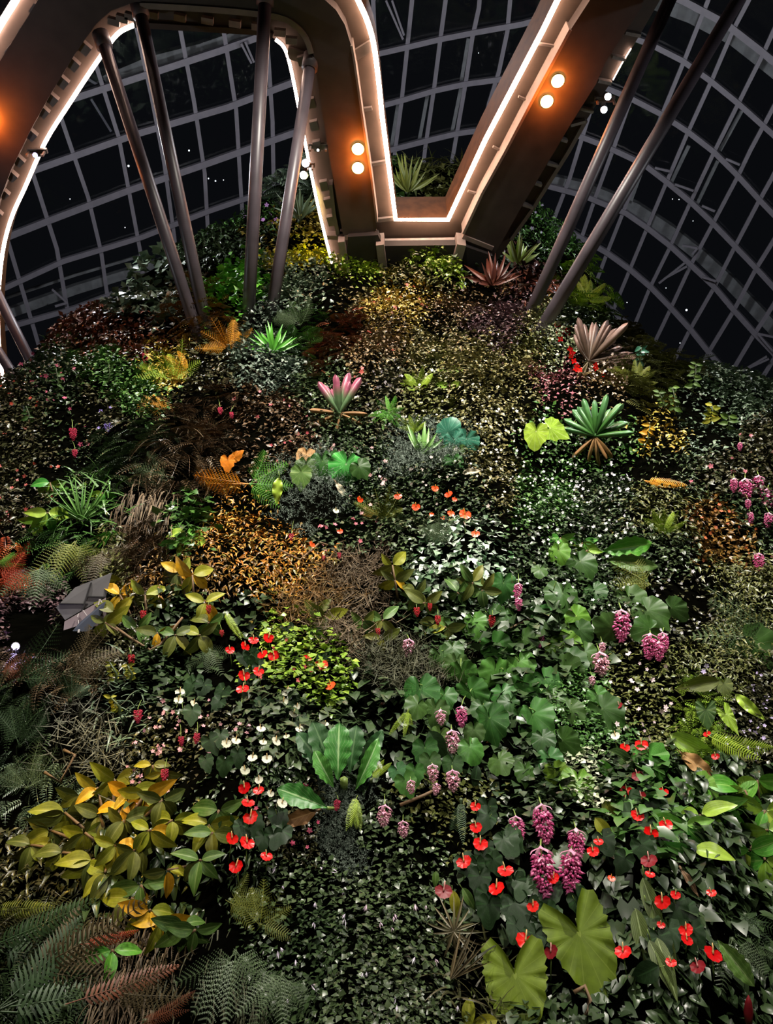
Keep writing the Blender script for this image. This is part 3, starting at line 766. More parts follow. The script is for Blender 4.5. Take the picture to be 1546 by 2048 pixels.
# px, py, leaf kind, leaf length in px, palette, (flower kind, colour, share, size px) or None, description
PATCH = [
    (700, 548, 'ov', 11, 'lime', None, 'yellow-green leafy herb'), (860, 545, 'ov', 12, 'lime', None, 'bright green leafy herb under the end box'),
    (960, 560, 'big', 22, 'grgreen', None, 'grey-green larger-leaved plant'), (1030, 545, 'bigl', 26, 'dkred', None, 'dark red-brown strap foliage'), (1060, 480, 'lance', 14, 'green', ('star', '#8f86a0', .06, 8), 'slender green sprays'),
    (625, 500, 'ov', 10, 'yel', None, 'glowing yellow-lime foliage'), (585, 465, 'ov', 11, 'gold', None, 'yellow-brown foliage'), (545, 430, 'lance', 15, 'green', ('star', '#a070a8', .05, 9), 'green foliage dotted with lilac flowers'), (610, 390, 'frond', 42, 'grgreen', None, 'grey-green ferny top growth'),
    (480, 585, 'wide', 16, 'brgreen', None, 'vivid green rounded leaves'), (455, 520, 'lance', 16, 'dkgreen', None, 'dark sprays around the slim struts'), (325, 630, 'wide', 20, 'grgreen', None, 'grey-green rounded leaves on the skyline'), (365, 650, 'frond', 36, 'dkamber', None, 'olive-brown ferny foliage'), (300, 700, 'ov', 12, 'redbr', None, 'red-brown foliage on the skyline'),
    (600, 590, 'ov', 12, 'grgreen', None, 'grey-green small-leaved carpet'), (560, 640, 'ov', 12, 'silver', None, 'grey-green carpet with pale sheen'), (540, 755, 'ov', 11, 'silver', None, 'silvery small-leaved shrub'), (610, 660, 'frond', 34, 'green', None, 'soft green low ferns'),
    (700, 600, 'ov', 10, 'obronze', None, 'olive-brown mounded coleus'), (790, 640, 'ov', 9, 'gold', ('star', '#b0503a', .05, 8), 'golden mounded coleus'), (740, 700, 'ov', 10, 'bronze', ('star', '#a84038', .02, 9), 'brown mounded coleus'), (900, 625, 'ov', 9, 'bronze', None, 'bronze mounded coleus'), (840, 560, 'lance', 14, 'olive', None, 'olive narrow-leaved herb'), (1005, 665, 'ov', 10, 'purple', None, 'purple-black mounded coleus'), (960, 600, 'ov', 9, 'bronze', None, 'bronze-brown coleus at the strut feet'), (1130, 770, 'ov', 9, 'pinkc', None, 'pink-purple mounded coleus'), (1190, 775, 'ov', 9, 'bronze', ('star', '#d8c4b8', .12, 6), 'brown coleus with pale tips'),
    (955, 735, 'ov', 10, 'obronze', None, 'bronze-green mounded coleus'), (880, 700, 'ov', 10, 'obronze', None, 'dense olive coleus'), (1080, 700, 'ov', 9, 'olive', ('star', '#ddd8a8', .08, 6), 'pale-flecked olive coleus'), (1040, 780, 'ov', 10, 'obronze', None, 'glossy olive coleus'), (690, 675, 'frond', 34, 'redbr', None, 'rust-brown fern carpet'), (780, 770, 'ov', 12, 'dkolive', ('star', '#8c8488', .06, 7), 'dark olive foliage'), (860, 790, 'ov', 11, 'olive', ('star', '#e8e4d8', .03, 6), 'olive leaves'),
    (1000, 840, 'ov', 10, 'obronze', ('star', '#e8e6dc', .06, 6), 'olive-bronze leaves flecked with white'), (1175, 590, 'frond', 36, 'lime', None, 'yellow-green fern tufts'), (1160, 640, 'ov', 12, 'dkgreen', None, 'dark foliage by the red flowers'), (1120, 700, 'ov', 8, 'varie2', None, 'pale green trailing creeper'), (1260, 760, 'frond', 30, 'olive', None, 'olive-yellow ferns'), (1230, 720, 'frond', 32, 'dkolive', None, 'dim ferny growth'), (330, 745, 'lance', 16, 'gold', None, 'yellowish ferny leaves'), (270, 790, 'ov', 12, 'green', None, 'green leaves'),
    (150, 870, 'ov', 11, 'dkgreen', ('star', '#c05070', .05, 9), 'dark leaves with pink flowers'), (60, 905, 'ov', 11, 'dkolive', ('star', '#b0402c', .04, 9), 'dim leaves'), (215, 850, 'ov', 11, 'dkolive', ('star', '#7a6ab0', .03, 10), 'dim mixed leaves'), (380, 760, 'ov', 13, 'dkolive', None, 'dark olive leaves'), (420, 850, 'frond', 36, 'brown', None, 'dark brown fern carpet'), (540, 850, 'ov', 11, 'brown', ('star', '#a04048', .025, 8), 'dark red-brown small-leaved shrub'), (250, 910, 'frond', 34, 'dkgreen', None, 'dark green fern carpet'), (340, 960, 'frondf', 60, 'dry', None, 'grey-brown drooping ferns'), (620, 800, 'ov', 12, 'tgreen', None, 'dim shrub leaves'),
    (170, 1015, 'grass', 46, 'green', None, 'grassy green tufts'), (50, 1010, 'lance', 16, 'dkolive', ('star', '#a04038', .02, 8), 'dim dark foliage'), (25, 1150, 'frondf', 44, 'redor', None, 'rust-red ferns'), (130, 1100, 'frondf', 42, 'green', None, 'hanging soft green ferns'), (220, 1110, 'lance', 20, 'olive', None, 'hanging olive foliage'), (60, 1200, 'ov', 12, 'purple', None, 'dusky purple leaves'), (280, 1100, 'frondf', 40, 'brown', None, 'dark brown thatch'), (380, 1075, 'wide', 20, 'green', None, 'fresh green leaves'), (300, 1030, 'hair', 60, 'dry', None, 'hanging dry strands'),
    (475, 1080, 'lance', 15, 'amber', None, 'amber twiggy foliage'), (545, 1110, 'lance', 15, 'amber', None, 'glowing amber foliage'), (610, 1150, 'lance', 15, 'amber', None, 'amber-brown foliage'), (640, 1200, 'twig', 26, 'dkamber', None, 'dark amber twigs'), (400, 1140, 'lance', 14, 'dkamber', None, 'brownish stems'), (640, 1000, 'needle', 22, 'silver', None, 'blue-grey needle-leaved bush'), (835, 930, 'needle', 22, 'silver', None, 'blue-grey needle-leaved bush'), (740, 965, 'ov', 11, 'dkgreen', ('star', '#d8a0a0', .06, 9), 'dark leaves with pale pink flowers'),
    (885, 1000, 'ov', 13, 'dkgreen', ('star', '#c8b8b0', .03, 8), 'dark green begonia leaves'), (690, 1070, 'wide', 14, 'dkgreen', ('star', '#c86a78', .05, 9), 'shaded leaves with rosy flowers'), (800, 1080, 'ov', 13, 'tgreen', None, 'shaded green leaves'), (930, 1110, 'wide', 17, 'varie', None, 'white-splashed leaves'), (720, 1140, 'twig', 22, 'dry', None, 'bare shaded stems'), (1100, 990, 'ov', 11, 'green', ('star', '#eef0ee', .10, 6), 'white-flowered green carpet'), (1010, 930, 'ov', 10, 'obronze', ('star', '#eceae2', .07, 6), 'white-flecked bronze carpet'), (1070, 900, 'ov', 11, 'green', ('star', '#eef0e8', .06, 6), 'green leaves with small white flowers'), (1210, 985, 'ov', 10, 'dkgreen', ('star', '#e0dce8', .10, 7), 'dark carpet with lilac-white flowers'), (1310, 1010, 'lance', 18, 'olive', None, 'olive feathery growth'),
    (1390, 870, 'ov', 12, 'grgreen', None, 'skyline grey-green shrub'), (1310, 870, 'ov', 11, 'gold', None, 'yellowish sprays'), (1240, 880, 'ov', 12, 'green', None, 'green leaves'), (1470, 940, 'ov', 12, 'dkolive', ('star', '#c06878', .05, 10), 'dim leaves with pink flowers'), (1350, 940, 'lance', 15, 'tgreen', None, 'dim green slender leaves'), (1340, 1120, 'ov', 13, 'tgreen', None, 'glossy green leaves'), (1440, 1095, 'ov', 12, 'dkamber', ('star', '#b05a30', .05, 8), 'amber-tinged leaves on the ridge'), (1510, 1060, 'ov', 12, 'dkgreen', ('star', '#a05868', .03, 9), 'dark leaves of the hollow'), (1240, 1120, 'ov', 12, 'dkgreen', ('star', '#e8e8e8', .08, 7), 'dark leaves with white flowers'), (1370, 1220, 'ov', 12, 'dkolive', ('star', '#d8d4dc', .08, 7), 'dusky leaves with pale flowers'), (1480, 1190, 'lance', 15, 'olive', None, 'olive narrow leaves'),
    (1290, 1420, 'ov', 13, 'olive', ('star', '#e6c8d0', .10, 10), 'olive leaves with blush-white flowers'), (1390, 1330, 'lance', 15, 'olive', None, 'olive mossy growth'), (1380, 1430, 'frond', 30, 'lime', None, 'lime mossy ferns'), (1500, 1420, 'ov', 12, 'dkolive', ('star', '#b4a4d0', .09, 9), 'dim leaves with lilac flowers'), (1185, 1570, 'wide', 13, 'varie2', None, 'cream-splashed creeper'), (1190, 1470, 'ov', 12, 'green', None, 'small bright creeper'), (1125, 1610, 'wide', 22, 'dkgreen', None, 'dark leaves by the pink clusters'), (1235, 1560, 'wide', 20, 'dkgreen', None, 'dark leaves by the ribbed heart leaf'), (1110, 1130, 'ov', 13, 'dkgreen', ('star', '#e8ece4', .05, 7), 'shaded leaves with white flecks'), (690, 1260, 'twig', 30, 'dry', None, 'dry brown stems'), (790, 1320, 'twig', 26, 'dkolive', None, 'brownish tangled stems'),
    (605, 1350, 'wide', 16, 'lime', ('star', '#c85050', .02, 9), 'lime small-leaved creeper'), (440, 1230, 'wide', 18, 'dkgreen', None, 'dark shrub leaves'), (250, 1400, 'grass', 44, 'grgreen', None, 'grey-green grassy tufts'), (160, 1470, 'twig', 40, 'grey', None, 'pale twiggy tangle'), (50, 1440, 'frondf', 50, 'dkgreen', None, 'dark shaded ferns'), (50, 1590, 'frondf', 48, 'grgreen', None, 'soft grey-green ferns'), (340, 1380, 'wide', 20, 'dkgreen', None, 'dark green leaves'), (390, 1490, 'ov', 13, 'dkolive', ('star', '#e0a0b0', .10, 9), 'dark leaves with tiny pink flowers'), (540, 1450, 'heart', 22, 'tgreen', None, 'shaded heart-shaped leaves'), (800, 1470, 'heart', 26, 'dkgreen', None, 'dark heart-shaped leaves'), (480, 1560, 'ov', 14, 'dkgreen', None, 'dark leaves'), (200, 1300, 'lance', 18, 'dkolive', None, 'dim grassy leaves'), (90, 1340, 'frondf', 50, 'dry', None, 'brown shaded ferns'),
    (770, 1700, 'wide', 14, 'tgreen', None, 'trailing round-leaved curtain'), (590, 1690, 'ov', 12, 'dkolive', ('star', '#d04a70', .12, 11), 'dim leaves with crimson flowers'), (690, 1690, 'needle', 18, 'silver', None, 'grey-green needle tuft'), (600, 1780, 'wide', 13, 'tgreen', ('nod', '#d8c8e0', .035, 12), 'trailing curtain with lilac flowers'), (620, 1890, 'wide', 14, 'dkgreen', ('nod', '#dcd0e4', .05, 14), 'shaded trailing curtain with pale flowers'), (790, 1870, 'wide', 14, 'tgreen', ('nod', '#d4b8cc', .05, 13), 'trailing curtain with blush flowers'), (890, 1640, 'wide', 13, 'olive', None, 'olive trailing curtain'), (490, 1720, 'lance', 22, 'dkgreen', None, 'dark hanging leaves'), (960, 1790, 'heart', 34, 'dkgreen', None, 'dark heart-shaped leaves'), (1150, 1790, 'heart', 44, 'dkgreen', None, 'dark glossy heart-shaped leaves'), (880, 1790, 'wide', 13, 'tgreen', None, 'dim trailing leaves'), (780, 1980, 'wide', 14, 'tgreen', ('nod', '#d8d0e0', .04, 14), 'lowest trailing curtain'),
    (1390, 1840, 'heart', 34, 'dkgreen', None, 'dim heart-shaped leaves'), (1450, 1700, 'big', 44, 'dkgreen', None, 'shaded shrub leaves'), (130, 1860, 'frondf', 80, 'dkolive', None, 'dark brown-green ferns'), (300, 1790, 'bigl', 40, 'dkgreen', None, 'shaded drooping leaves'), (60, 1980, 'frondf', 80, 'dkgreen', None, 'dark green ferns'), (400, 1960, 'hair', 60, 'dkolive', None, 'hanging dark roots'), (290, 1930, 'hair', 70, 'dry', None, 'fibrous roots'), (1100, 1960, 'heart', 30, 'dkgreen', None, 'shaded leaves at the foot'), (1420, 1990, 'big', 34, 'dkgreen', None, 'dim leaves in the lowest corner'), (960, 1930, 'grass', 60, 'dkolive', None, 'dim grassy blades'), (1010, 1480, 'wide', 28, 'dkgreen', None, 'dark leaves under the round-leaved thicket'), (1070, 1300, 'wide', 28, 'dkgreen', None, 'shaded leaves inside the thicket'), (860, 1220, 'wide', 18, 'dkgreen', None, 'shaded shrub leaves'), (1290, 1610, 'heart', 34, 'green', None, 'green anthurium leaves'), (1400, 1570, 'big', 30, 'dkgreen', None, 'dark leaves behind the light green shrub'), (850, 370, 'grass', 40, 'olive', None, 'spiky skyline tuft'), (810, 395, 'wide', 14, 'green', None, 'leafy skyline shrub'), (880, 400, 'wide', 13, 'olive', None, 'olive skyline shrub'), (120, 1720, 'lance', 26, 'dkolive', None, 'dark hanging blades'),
]
me = core_me
nf = len(me.polygons)
fc = np.empty(nf * 3, dtype=np.float32); me.polygons.foreach_get('center', fc); fc = fc.reshape(-1, 3)
fn = np.empty(nf * 3, dtype=np.float32); me.polygons.foreach_get('normal', fn); fn = fn.reshape(-1, 3)
fa = np.empty(nf, dtype=np.float32); me.polygons.foreach_get('area', fa)
fv = np.empty(nf * 4, dtype=np.int32); me.polygons.foreach_get('vertices', fv); fv = fv.reshape(-1, 4)
CVA = np.array([tuple(v) for v in cv])
toc = np.array(CAM) - fc; dist = np.linalg.norm(toc, axis=1); toc /= dist[:, None]
dot = (fn * toc).sum(1)
outw = np.stack([fc[:, 0], fc[:, 1] - np.array([Yf(z) + np.interp(z, ZS, BZ) for z in fc[:, 2]]), np.zeros(nf)], 1)
flip = np.where((fn * outw).sum(1) < 0, -1.0, 1.0)
fn *= flip[:, None]; dot *= flip
px, py, pw = project_np(fc[:, 0], fc[:, 1], fc[:, 2])
depth = np.maximum(pw, 1.0)
ok = (pw > 1) & (px > -620) & (px < 2200) & (py > 180) & (py < 2420) & (dot > -0.55)
wt = np.where(ok, fa * (F / depth) ** 2 * (0.35 + 0.65 * np.clip(dot, 0.0, 1)), 0)
cs = np.cumsum(wt)
TOT = float(cs[-1])


def surf_samples(n):
    f = np.searchsorted(cs, RNG.random(n) * TOT)
    f = np.minimum(f, nf - 1)
    u, v = RNG.random(n)[:, None], RNG.random(n)[:, None]
    q = fv[f]
    P = CVA[q[:, 0]] * (1 - u) * (1 - v) + CVA[q[:, 1]] * u * (1 - v) + CVA[q[:, 2]] * u * v + CVA[q[:, 3]] * (1 - u) * v
    return P, fn[f]


NS = 560000
SP, SN = surf_samples(NS)
sx, sy, sd = project_np(SP[:, 0], SP[:, 1], SP[:, 2])
gs = np.array([tuple(noise.noise_vector(Vector(p) * 0.9)) for p in SP[:: 1]]) if False else None


def vnoise(P, sc, seed):
    """cheap smooth value noise in numpy"""
    r = np.random.default_rng(seed); tab = r.random(4096)
    Q = P * sc; i = np.floor(Q).astype(np.int64); f = Q - i; f = f * f * (3 - 2 * f)
    out = 0
    for dx in (0, 1):
        for dy in (0, 1):
            for dz in (0, 1):
                h = ((i[:, 0] + dx) * 73856093 ^ (i[:, 1] + dy) * 19349663 ^ (i[:, 2] + dz) * 83492791) & 4095
                w = (f[:, 0] if dx else 1 - f[:, 0]) * (f[:, 1] if dy else 1 - f[:, 1]) * (f[:, 2] if dz else 1 - f[:, 2])
                out = out + tab[h] * w
    return out


# wobble the borders between the carpets
mp = sd / F
bx = sx + (vnoise(SP / mp[:, None] * 0.022, 1.0, 3) - .5) * 70 + RNG.normal(0, 9, NS)
by = sy + (vnoise(SP / mp[:, None] * 0.022, 1.0, 4) - .5) * 70 + RNG.normal(0, 9, NS)
seeds = np.array([(p[0], p[1]) for p in PATCH], dtype=np.float64)
own = np.empty(NS, dtype=np.int32)
for a in range(0, NS, 20000):
    d2 = (bx[a:a + 20000, None] - seeds[None, :, 0]) ** 2 + ((by[a:a + 20000, None] - seeds[None, :, 1]) * 1.15) ** 2
    own[a:a + 20000] = d2.argmin(1)
mound = vnoise(SP / mp[:, None] ** 0.6, 0.055, 5) * 0.7 + vnoise(SP, 1.6, 6) * 0.3     # 0..1, swells and hollows
niche = (sx > 108) & (sx < 214) & (sy > 1148) & (sy < 1318) & (sx + (sy - 1150) * 0.25 > 150) | (sx > 20) & (sx < 112) & (sy > 1225) & (sy < 1305)
PXW = TOT / NS


def unit(a): return a / np.maximum(1e-9, np.linalg.norm(a, axis=1))[:, None]


def scatter(V, T, P, N, S, tipdir, spread, nspread, up_bias=0.5):
    n = len(P)
    up = np.array([0, 0, 1.0])
    nr = unit(N * 0.75 + up * up_bias + RNG.normal(0, nspread, (n, 3)))
    tip = unit(tipdir + RNG.normal(0, spread, (n, 3)))
    tip = unit(tip - nr * (tip * nr).sum(1)[:, None])
    side = np.cross(tip, nr)
    k = len(V)
    out = P[:, None, :] + S[:, None, None] * (V[None, :, 0:1] * side[:, None, :] + V[None, :, 1:2] * tip[:, None, :] + V[None, :, 2:3] * nr[:, None, :])
    tri = (T[None] + (np.arange(n) * k)[:, None, None]).reshape(-1, 3)
    return out.reshape(-1, 3), tri


STUFF = []
cam_np = np.array(CAM)
for pi, (ax, ay, kind, spx, pal, flw, desc) in enumerate(PATCH):
    idx = np.where((own == pi) & ~niche)[0]
    if len(idx) < 20: continue
    want = int(len(idx) * PXW / (spx * spx) * DENS[kind])
    ch = RNG.choice(idx, want, replace=want > len(idx))
    P, N = SP[ch], SN[ch]
    if want > len(idx): P = P + RNG.normal(0, 1, P.shape) * (mp[ch] * 4)[:, None]
    S = mp[ch] * spx * RNG.uniform(0.65, 1.35, want)
    lay = RNG.random(want)
    keep = RNG.random(want) < np.clip(0.32 + 2.3 * (mound[ch] - 0.33), 0.14, 1)
    off = (lay ** 0.7) * (0.03 + 0.55 * np.clip(mound[ch] - 0.25, 0, 1)) * np.clip(sd[ch] / 9, .6, 2.2) * 0.8
    P = P + N * off[:, None]
    P, N, S = P[keep], N[keep], S[keep]
    n = len(P)
    if n == 0: continue
    V, T = TPL[kind]
    down = np.array([0, 0, -1.0])
    if kind in ('string', 'hair'): tip, spr, ns, ub = down + N * 0.12, 0.13, 0.3, 0.1
    elif kind in ('frond', 'frondf'): tip, spr, ns, ub = N * 0.9 + down * 0.35, 0.55, 0.25, 0.8
    elif kind == 'grass': tip, spr, ns, ub = N * 0.8 + np.array([0, 0, 0.5]), 0.5, 0.4, 0.5
    elif kind == 'needle': tip, spr, ns, ub = N * 0.7 + np.array([0, 0, 0.5]), 0.5, 0.5, 0.3
    elif kind == 'twig': tip, spr, ns, ub = N * 0.4, 0.8, 0.6, 0.2
    elif kind in ('heart', 'big', 'bigl'): tip, spr, ns, ub = down * 0.9 + N * 0.3, 0.45, 0.28, 0.45
    else: tip, spr, ns, ub = N * 0.5 + down * 0.5, 0.6, 0.38, 0.55
    vs, ts = scatter(V, T, P, N, S, tip, spr, ns, ub)
    rough = {'heart': .36, 'string': .4, 'needle': .6, 'hair': .7, 'twig': .7}.get(kind, .33)
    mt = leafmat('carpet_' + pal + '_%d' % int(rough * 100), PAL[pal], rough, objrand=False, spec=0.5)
    nm = {'ov': 'small_leaved_carpet', 'wide': 'round_leaved_creeper', 'lance': 'narrow_leaved_carpet', 'big': 'leafy_undergrowth', 'bigl': 'strap_leaved_undergrowth', 'heart': 'heart_leaved_undergrowth', 'grass': 'grassy_tuft', 'hair': 'hanging_root_mat', 'frond': 'fern_carpet', 'frondf': 'drooping_fern_carpet', 'string': 'trailing_vine_curtain', 'needle': 'needle_leaved_bush', 'twig': 'twig_tangle'}[kind]
    o = link(nm, tri_mesh(nm, vs, ts, [mt]))
    tag(o, None, 'foliage carpet', kind='stuff')
    STUFF.append((o, desc, ax, ay))
    if flw:
        fk, colr, share, fs = flw
        nfl = max(3, int(len(idx) * PXW / (fs * fs) * share * 1.3))
        c2 = RNG.choice(np.arange(n), min(nfl, n), replace=False)
        FV, FT = FLW[fk]
        toc_ = unit(cam_np - P[c2])
        fp = P[c2] + N[c2] * 0.03 + toc_ * (mp[ch][keep][c2] * spx * 0.5)[:, None]
        vs, ts = scatter(FV, FT, fp, unit(toc_ + N[c2] * .5), mp[ch][keep][c2] * fs * RNG.uniform(.7, 1.3, len(c2)), down + 0 * N[c2], 0.3, 0.25, 0.1)
        c = colr.lstrip('#')
        fm = leafmat('petal_' + c, ['#' + c, '#' + ''.join('%02x' % min(255, int(int(c[i:i + 2], 16) * 0.8)) for i in (0, 2, 4)), '#' + ''.join('%02x' % min(255, int(int(c[i:i + 2], 16) * 1.12)) for i in (0, 2, 4))], 0.5, objrand=False)
        fo = link('blossom', tri_mesh('blossom', vs, ts, [fm]), o)
        tag(fo, 'tiny %s' % ('nodding flowers' if fk == 'nod' else 'open flowers among the leaves'), kind='stuff')

# ------------------------------------------------------------------ leaf, flower and frond shapes (unit length along +Y, upper face +Z)
def strip_leaf(name, mats, prof, droop=0.25, fold=0.06, wave=0.0, wn=3, n=12, m=4, curl=0.0, seed=0):
    """prof(t) gives the half width along the leaf"""
    r = random.Random(seed); ph = r.random() * 6
    V, Fc, UV = [], [], []
    for i in range(n + 1):
        t = i / n; hw = prof(t)
        for j in range(-m, m + 1):
            s = j / m
            z = -droop * t * t + fold * abs(s) * math.sin(math.pi * min(1, t * 1.05)) + wave * abs(s) ** 1.5 * math.sin(wn * 6.28 * t + ph + (1.3 if s > 0 else 0))
            z -= curl * s * s * 0.5
            V.append((s * hw * (1 - 0.12 * curl * abs(s)), t * (1 - 0.12 * droop * t), z)); UV.append((0.5 + s * 0.5, t))
    w = 2 * m + 1
    for i in range(n):
        for j in range(2 * m):
            a = i * w + j; Fc.append((a, a + 1, a + w + 1, a + w))
    return mesh(name, V, Fc, mats, None, UV)


def p_ovate(w, k=0.85): return lambda t: w * max(0.012, math.sin(math.pi * t ** k) ** 0.85 * (1 - 0.15 * t))
def p_obov(w): return lambda t: w * max(0.06, (math.sin(math.pi * min(1, t ** 1.5)) ** 0.8)) if t < 0.999 else 0.02
def p_strap(w): return lambda t: w * (1.0 if t < 0.82 else max(0.12, (1 - ((t - 0.82) / 0.18) ** 2) ** .5 if t < 1 else .12)) * (0.7 + 0.3 * min(1, t * 2))
def p_lance(w): return lambda t: w * max(0.02, math.sin(math.pi * t ** 0.7) ** 0.9)


def p_lobed(w, nl=6): return lambda t: w * max(0.03, math.sin(math.pi * min(1, t ** 1.35)) ** 0.75) * (1 + 0.10 * math.sin(nl * 6.28 * t))


def disc_leaf(name, mats, outline, cup=0.12, ruffle=0.0, rn=9, rings=6, droop=0.15, seed=0):
    """blade round a petiole joint at the origin; outline = list of (angle from tip in degrees, radius) over 0..180, mirrored"""
    r = random.Random(seed); NPH = 48
    an = [a for a, _ in outline]; rr = [q for _, q in outline]
    V, UV, Fc = [(0, 0, 0)], [(0, 0)], []
    ph = r.random() * 6
    for k in range(1, rings + 1):
        t = k / rings
        for i in range(NPH):
            a = 360.0 * i / NPH; b = a if a <= 180 else 360 - a
            w_ = math.sin(rn * math.radians(b) * 2 + ph); w2 = math.sin(rn * 1.7 * math.radians(a) + 2 * ph)
            R = float(np.interp(b, an, rr)) * (1 + (0.045 * w_ + 0.02 * w2) * (1 if ruffle else 0))
            x, y = math.sin(math.radians(a)) * R * t, math.cos(math.radians(a)) * R * t
            z = cup * (t * t) * 0.5 + ruffle * t ** 3 * (0.8 * math.sin(rn * math.radians(a) + ph) + 0.6 * w2) - droop * (max(0, y) ** 2) - 0.55 * droop * x * x - 0.10 * abs(x)
            V.append((x, y, z)); UV.append((b / 180.0, t))
    for i in range(NPH):
        j = (i + 1) % NPH
        Fc.append((0, 1 + j, 1 + i))
        for k in range(rings - 1):
            a = 1 + k * NPH; Fc.append((a + i, a + j, a + NPH + j, a + NPH + i))
    return mesh(name, V, Fc, mats, None, UV)


HEART = [(0, .82), (12, .70), (30, .58), (60, .50), (90, .47), (120, .46), (145, .42), (162, .30), (172, .17), (180, .06)]
ROUND = [(0, .74), (8, .68), (30, .64), (70, .56), (100, .52), (130, .47), (152, .43), (166, .34), (175, .18), (180, .07)]
ROUNDT = [(0, .80), (7, .70), (25, .64), (50, .60), (80, .55), (110, .52), (135, .50), (155, .46), (167, .34), (176, .16), (180, .06)]
ARROW = [(0, 1.0), (7, .84), (18, .66), (40, .50), (65, .42), (90, .41), (110, .44), (126, .52), (140, .58), (149, .55), (156, .42), (162, .25), (170, .12), (180, .06)]
SPATHE = [(0, .62), (14, .56), (40, .52), (80, .50), (120, .50), (150, .46), (168, .30), (180, .14)]


def frond_mesh(name, mats, n=22, w=0.28, droop=0.5, pw=0.02, bip=False, seed=0, bare=0.12):
    r = random.Random(seed)
    V, Fc, M = [], [], []

    def spine(t): return Vector((0.03 * math.sin(t * 3), t * (1 - 0.10 * droop * t), -droop * t * t * 0.7))
    for i in range(n + 1):
        p = spine(i / n); q = 0.007 * (1 - 0.7 * i / n)
        V += [p + Vector((-q, 0, 0.002)), p + Vector((q, 0, 0.002)), p + Vector((0, 0, -q))]
    for i in range(n):
        a = 3 * i
        for j in range(3):
            j2 = (j + 1) % 3; Fc.append((a + j, a + j2, a + 3 + j2, a + 3 + j)); M.append(0)
    for i in range(1, n):
        t = i / n
        if t < bare: continue
        u = (t - bare) / (1 - bare)
        L = w * (math.sin(math.pi * (0.22 + 0.78 * u)) ** 0.8 if not bip else math.sin(math.pi * (0.30 + 0.70 * u)) ** 0.7) * r.uniform(.92, 1.08)
        p = spine(t)
        for s in (-1, 1):
            d = Vector((s, 0.42 + 0.2 * t, -0.12)).normalized(); f = Vector((-d.y, d.x, 0)) * s
            if not bip:
                b = len(V); hw = pw * 0.62
                V += [p - f * hw * .6, p + f * hw * .6, p + d * L * .55 + f * hw + Vector((0, 0, .012)), p + d * L * .55 - f * hw + Vector((0, 0, .012)), p + d * L + Vector((0, 0, -.08 * L))]
                Fc += [(b, b + 1, b + 2, b + 3), (b + 3, b + 2, b + 4)]; M += [0, 0]
                V += []
            else:
                m = 7
                for k in range(m):
                    v = (k + .6) / m; c = p + d * (L * v) + Vector((0, 0, -.10 * L * v * v)); ll = 0.036 * (1 - 0.55 * v) * (0.6 + 1.4 * L); hw = ll * .30
                    for s2 in (-1, 1):
                        e = (f * s2 + d * 0.45).normalized(); b = len(V); g = d
                        V += [c - g * hw, c + g * hw, c + e * ll]; Fc.append((b, b + 1, b + 2)); M.append(0)
                b = len(V); V += [p - f * .004, p + f * .004, p + d * L]; Fc.append((b, b + 1, b + 2)); M.append(0)
    return mesh(name, V, Fc, mats, M)


# ------------------------------------------------------------------ materials for the single plants
def LM(n, cols, **k): return leafmat(n, cols, **k)


M_thick = LM('round_leaf_green', ['#2a5020', '#366226', '#2a5424', '#46702a', '#2c5830'], rough=.38, spec=.25, vein='radial', veincol='#587c3c', k=7, vw=.07)
M_thickl = LM('round_leaf_lime', ['#5c7a20', '#4c7824', '#748e2a'], rough=.45, spec=.3, vein='radial', veincol='#94a850', k=7, vw=.07)
M_thickd = LM('round_leaf_deep', ['#24401a', '#2e4a1c', '#3a5224', '#28461e'], rough=.4, spec=.2, vein='radial', veincol='#50643c', k=7, vw=.07)
M_amber = LM('amber_leaf', ['#c88a18', '#b8921c', '#d89c26', '#a88818', '#c07814'], rough=.45, spec=.3, vein='parallel', veincol='#d8b040')  # amber highlight on the shrub, put into the leaf colour
M_ylime = LM('yellow_lime_leaf', ['#747e1a', '#868420', '#66721c', '#948820'], rough=.45, spec=.3, vein='parallel', veincol='#a09c48')
M_oliveL = LM('olive_leaf', ['#48501a', '#545a1e', '#3e481a', '#62601c', '#465222'], rough=.46, spec=.3, vein='parallel', veincol='#767a40')
M_mgreen = LM('mid_green_leaf', ['#3c5824', '#486628', '#324c20', '#56722c'], rough=.45, spec=.3, vein='parallel', veincol='#7c9054')
M_lgreen = LM('light_green_leaf', ['#428628', '#5a942e', '#327a2a', '#7c9e30', '#4a8c3a'], rough=.4, spec=.35, vein='parallel', veincol='#8cb45c')
M_dgreen = LM('dark_glossy_leaf', ['#1c2e18', '#243a1e', '#1a2a16', '#2c4424'], rough=.42, spec=.22, vein='pinnate', veincol='#32502c', k=7, vw=.08)
M_heart = LM('heart_leaf_green', ['#3f7e2e', '#4a8834', '#529034'], rough=.4, spec=.3, vein='pinnate', veincol='#8cbc70', k=10, slant=1.0, vw=.12)
M_teal = LM('teal_leaf', ['#2c6650', '#34705a', '#286048'], rough=.35, vein='radial', veincol='#7cae90', k=8)
M_bright = LM('bright_round_leaf', ['#4cae4c', '#58b850'], rough=.35, vein='radial', veincol='#bce4a8', k=9, vw=.16)
M_limeL = LM('lime_leaf', ['#8cac34', '#9cb83c', '#7aa030'], rough=.36, vein='radial', veincol='#c8d88c', k=8)
M_arrow = LM('arrow_leaf_olive', ['#5c701c', '#667820'], rough=.5, spec=.25, vein='radial', veincol='#7c8c38', k=9, vw=.08)
M_long = LM('narrow_leaf_dull', ['#4c5c2c', '#566632', '#465428'], rough=.4, vein='pinnate', veincol='#a8b880', k=12, vw=.1)
M_cabb = LM('cabbage_leaf', ['#3f7a2c', '#4c8634', '#367030'], rough=.36, vein='pinnate', veincol='#a8c88c', k=7, slant=1.1, vw=.07, spec=.3)
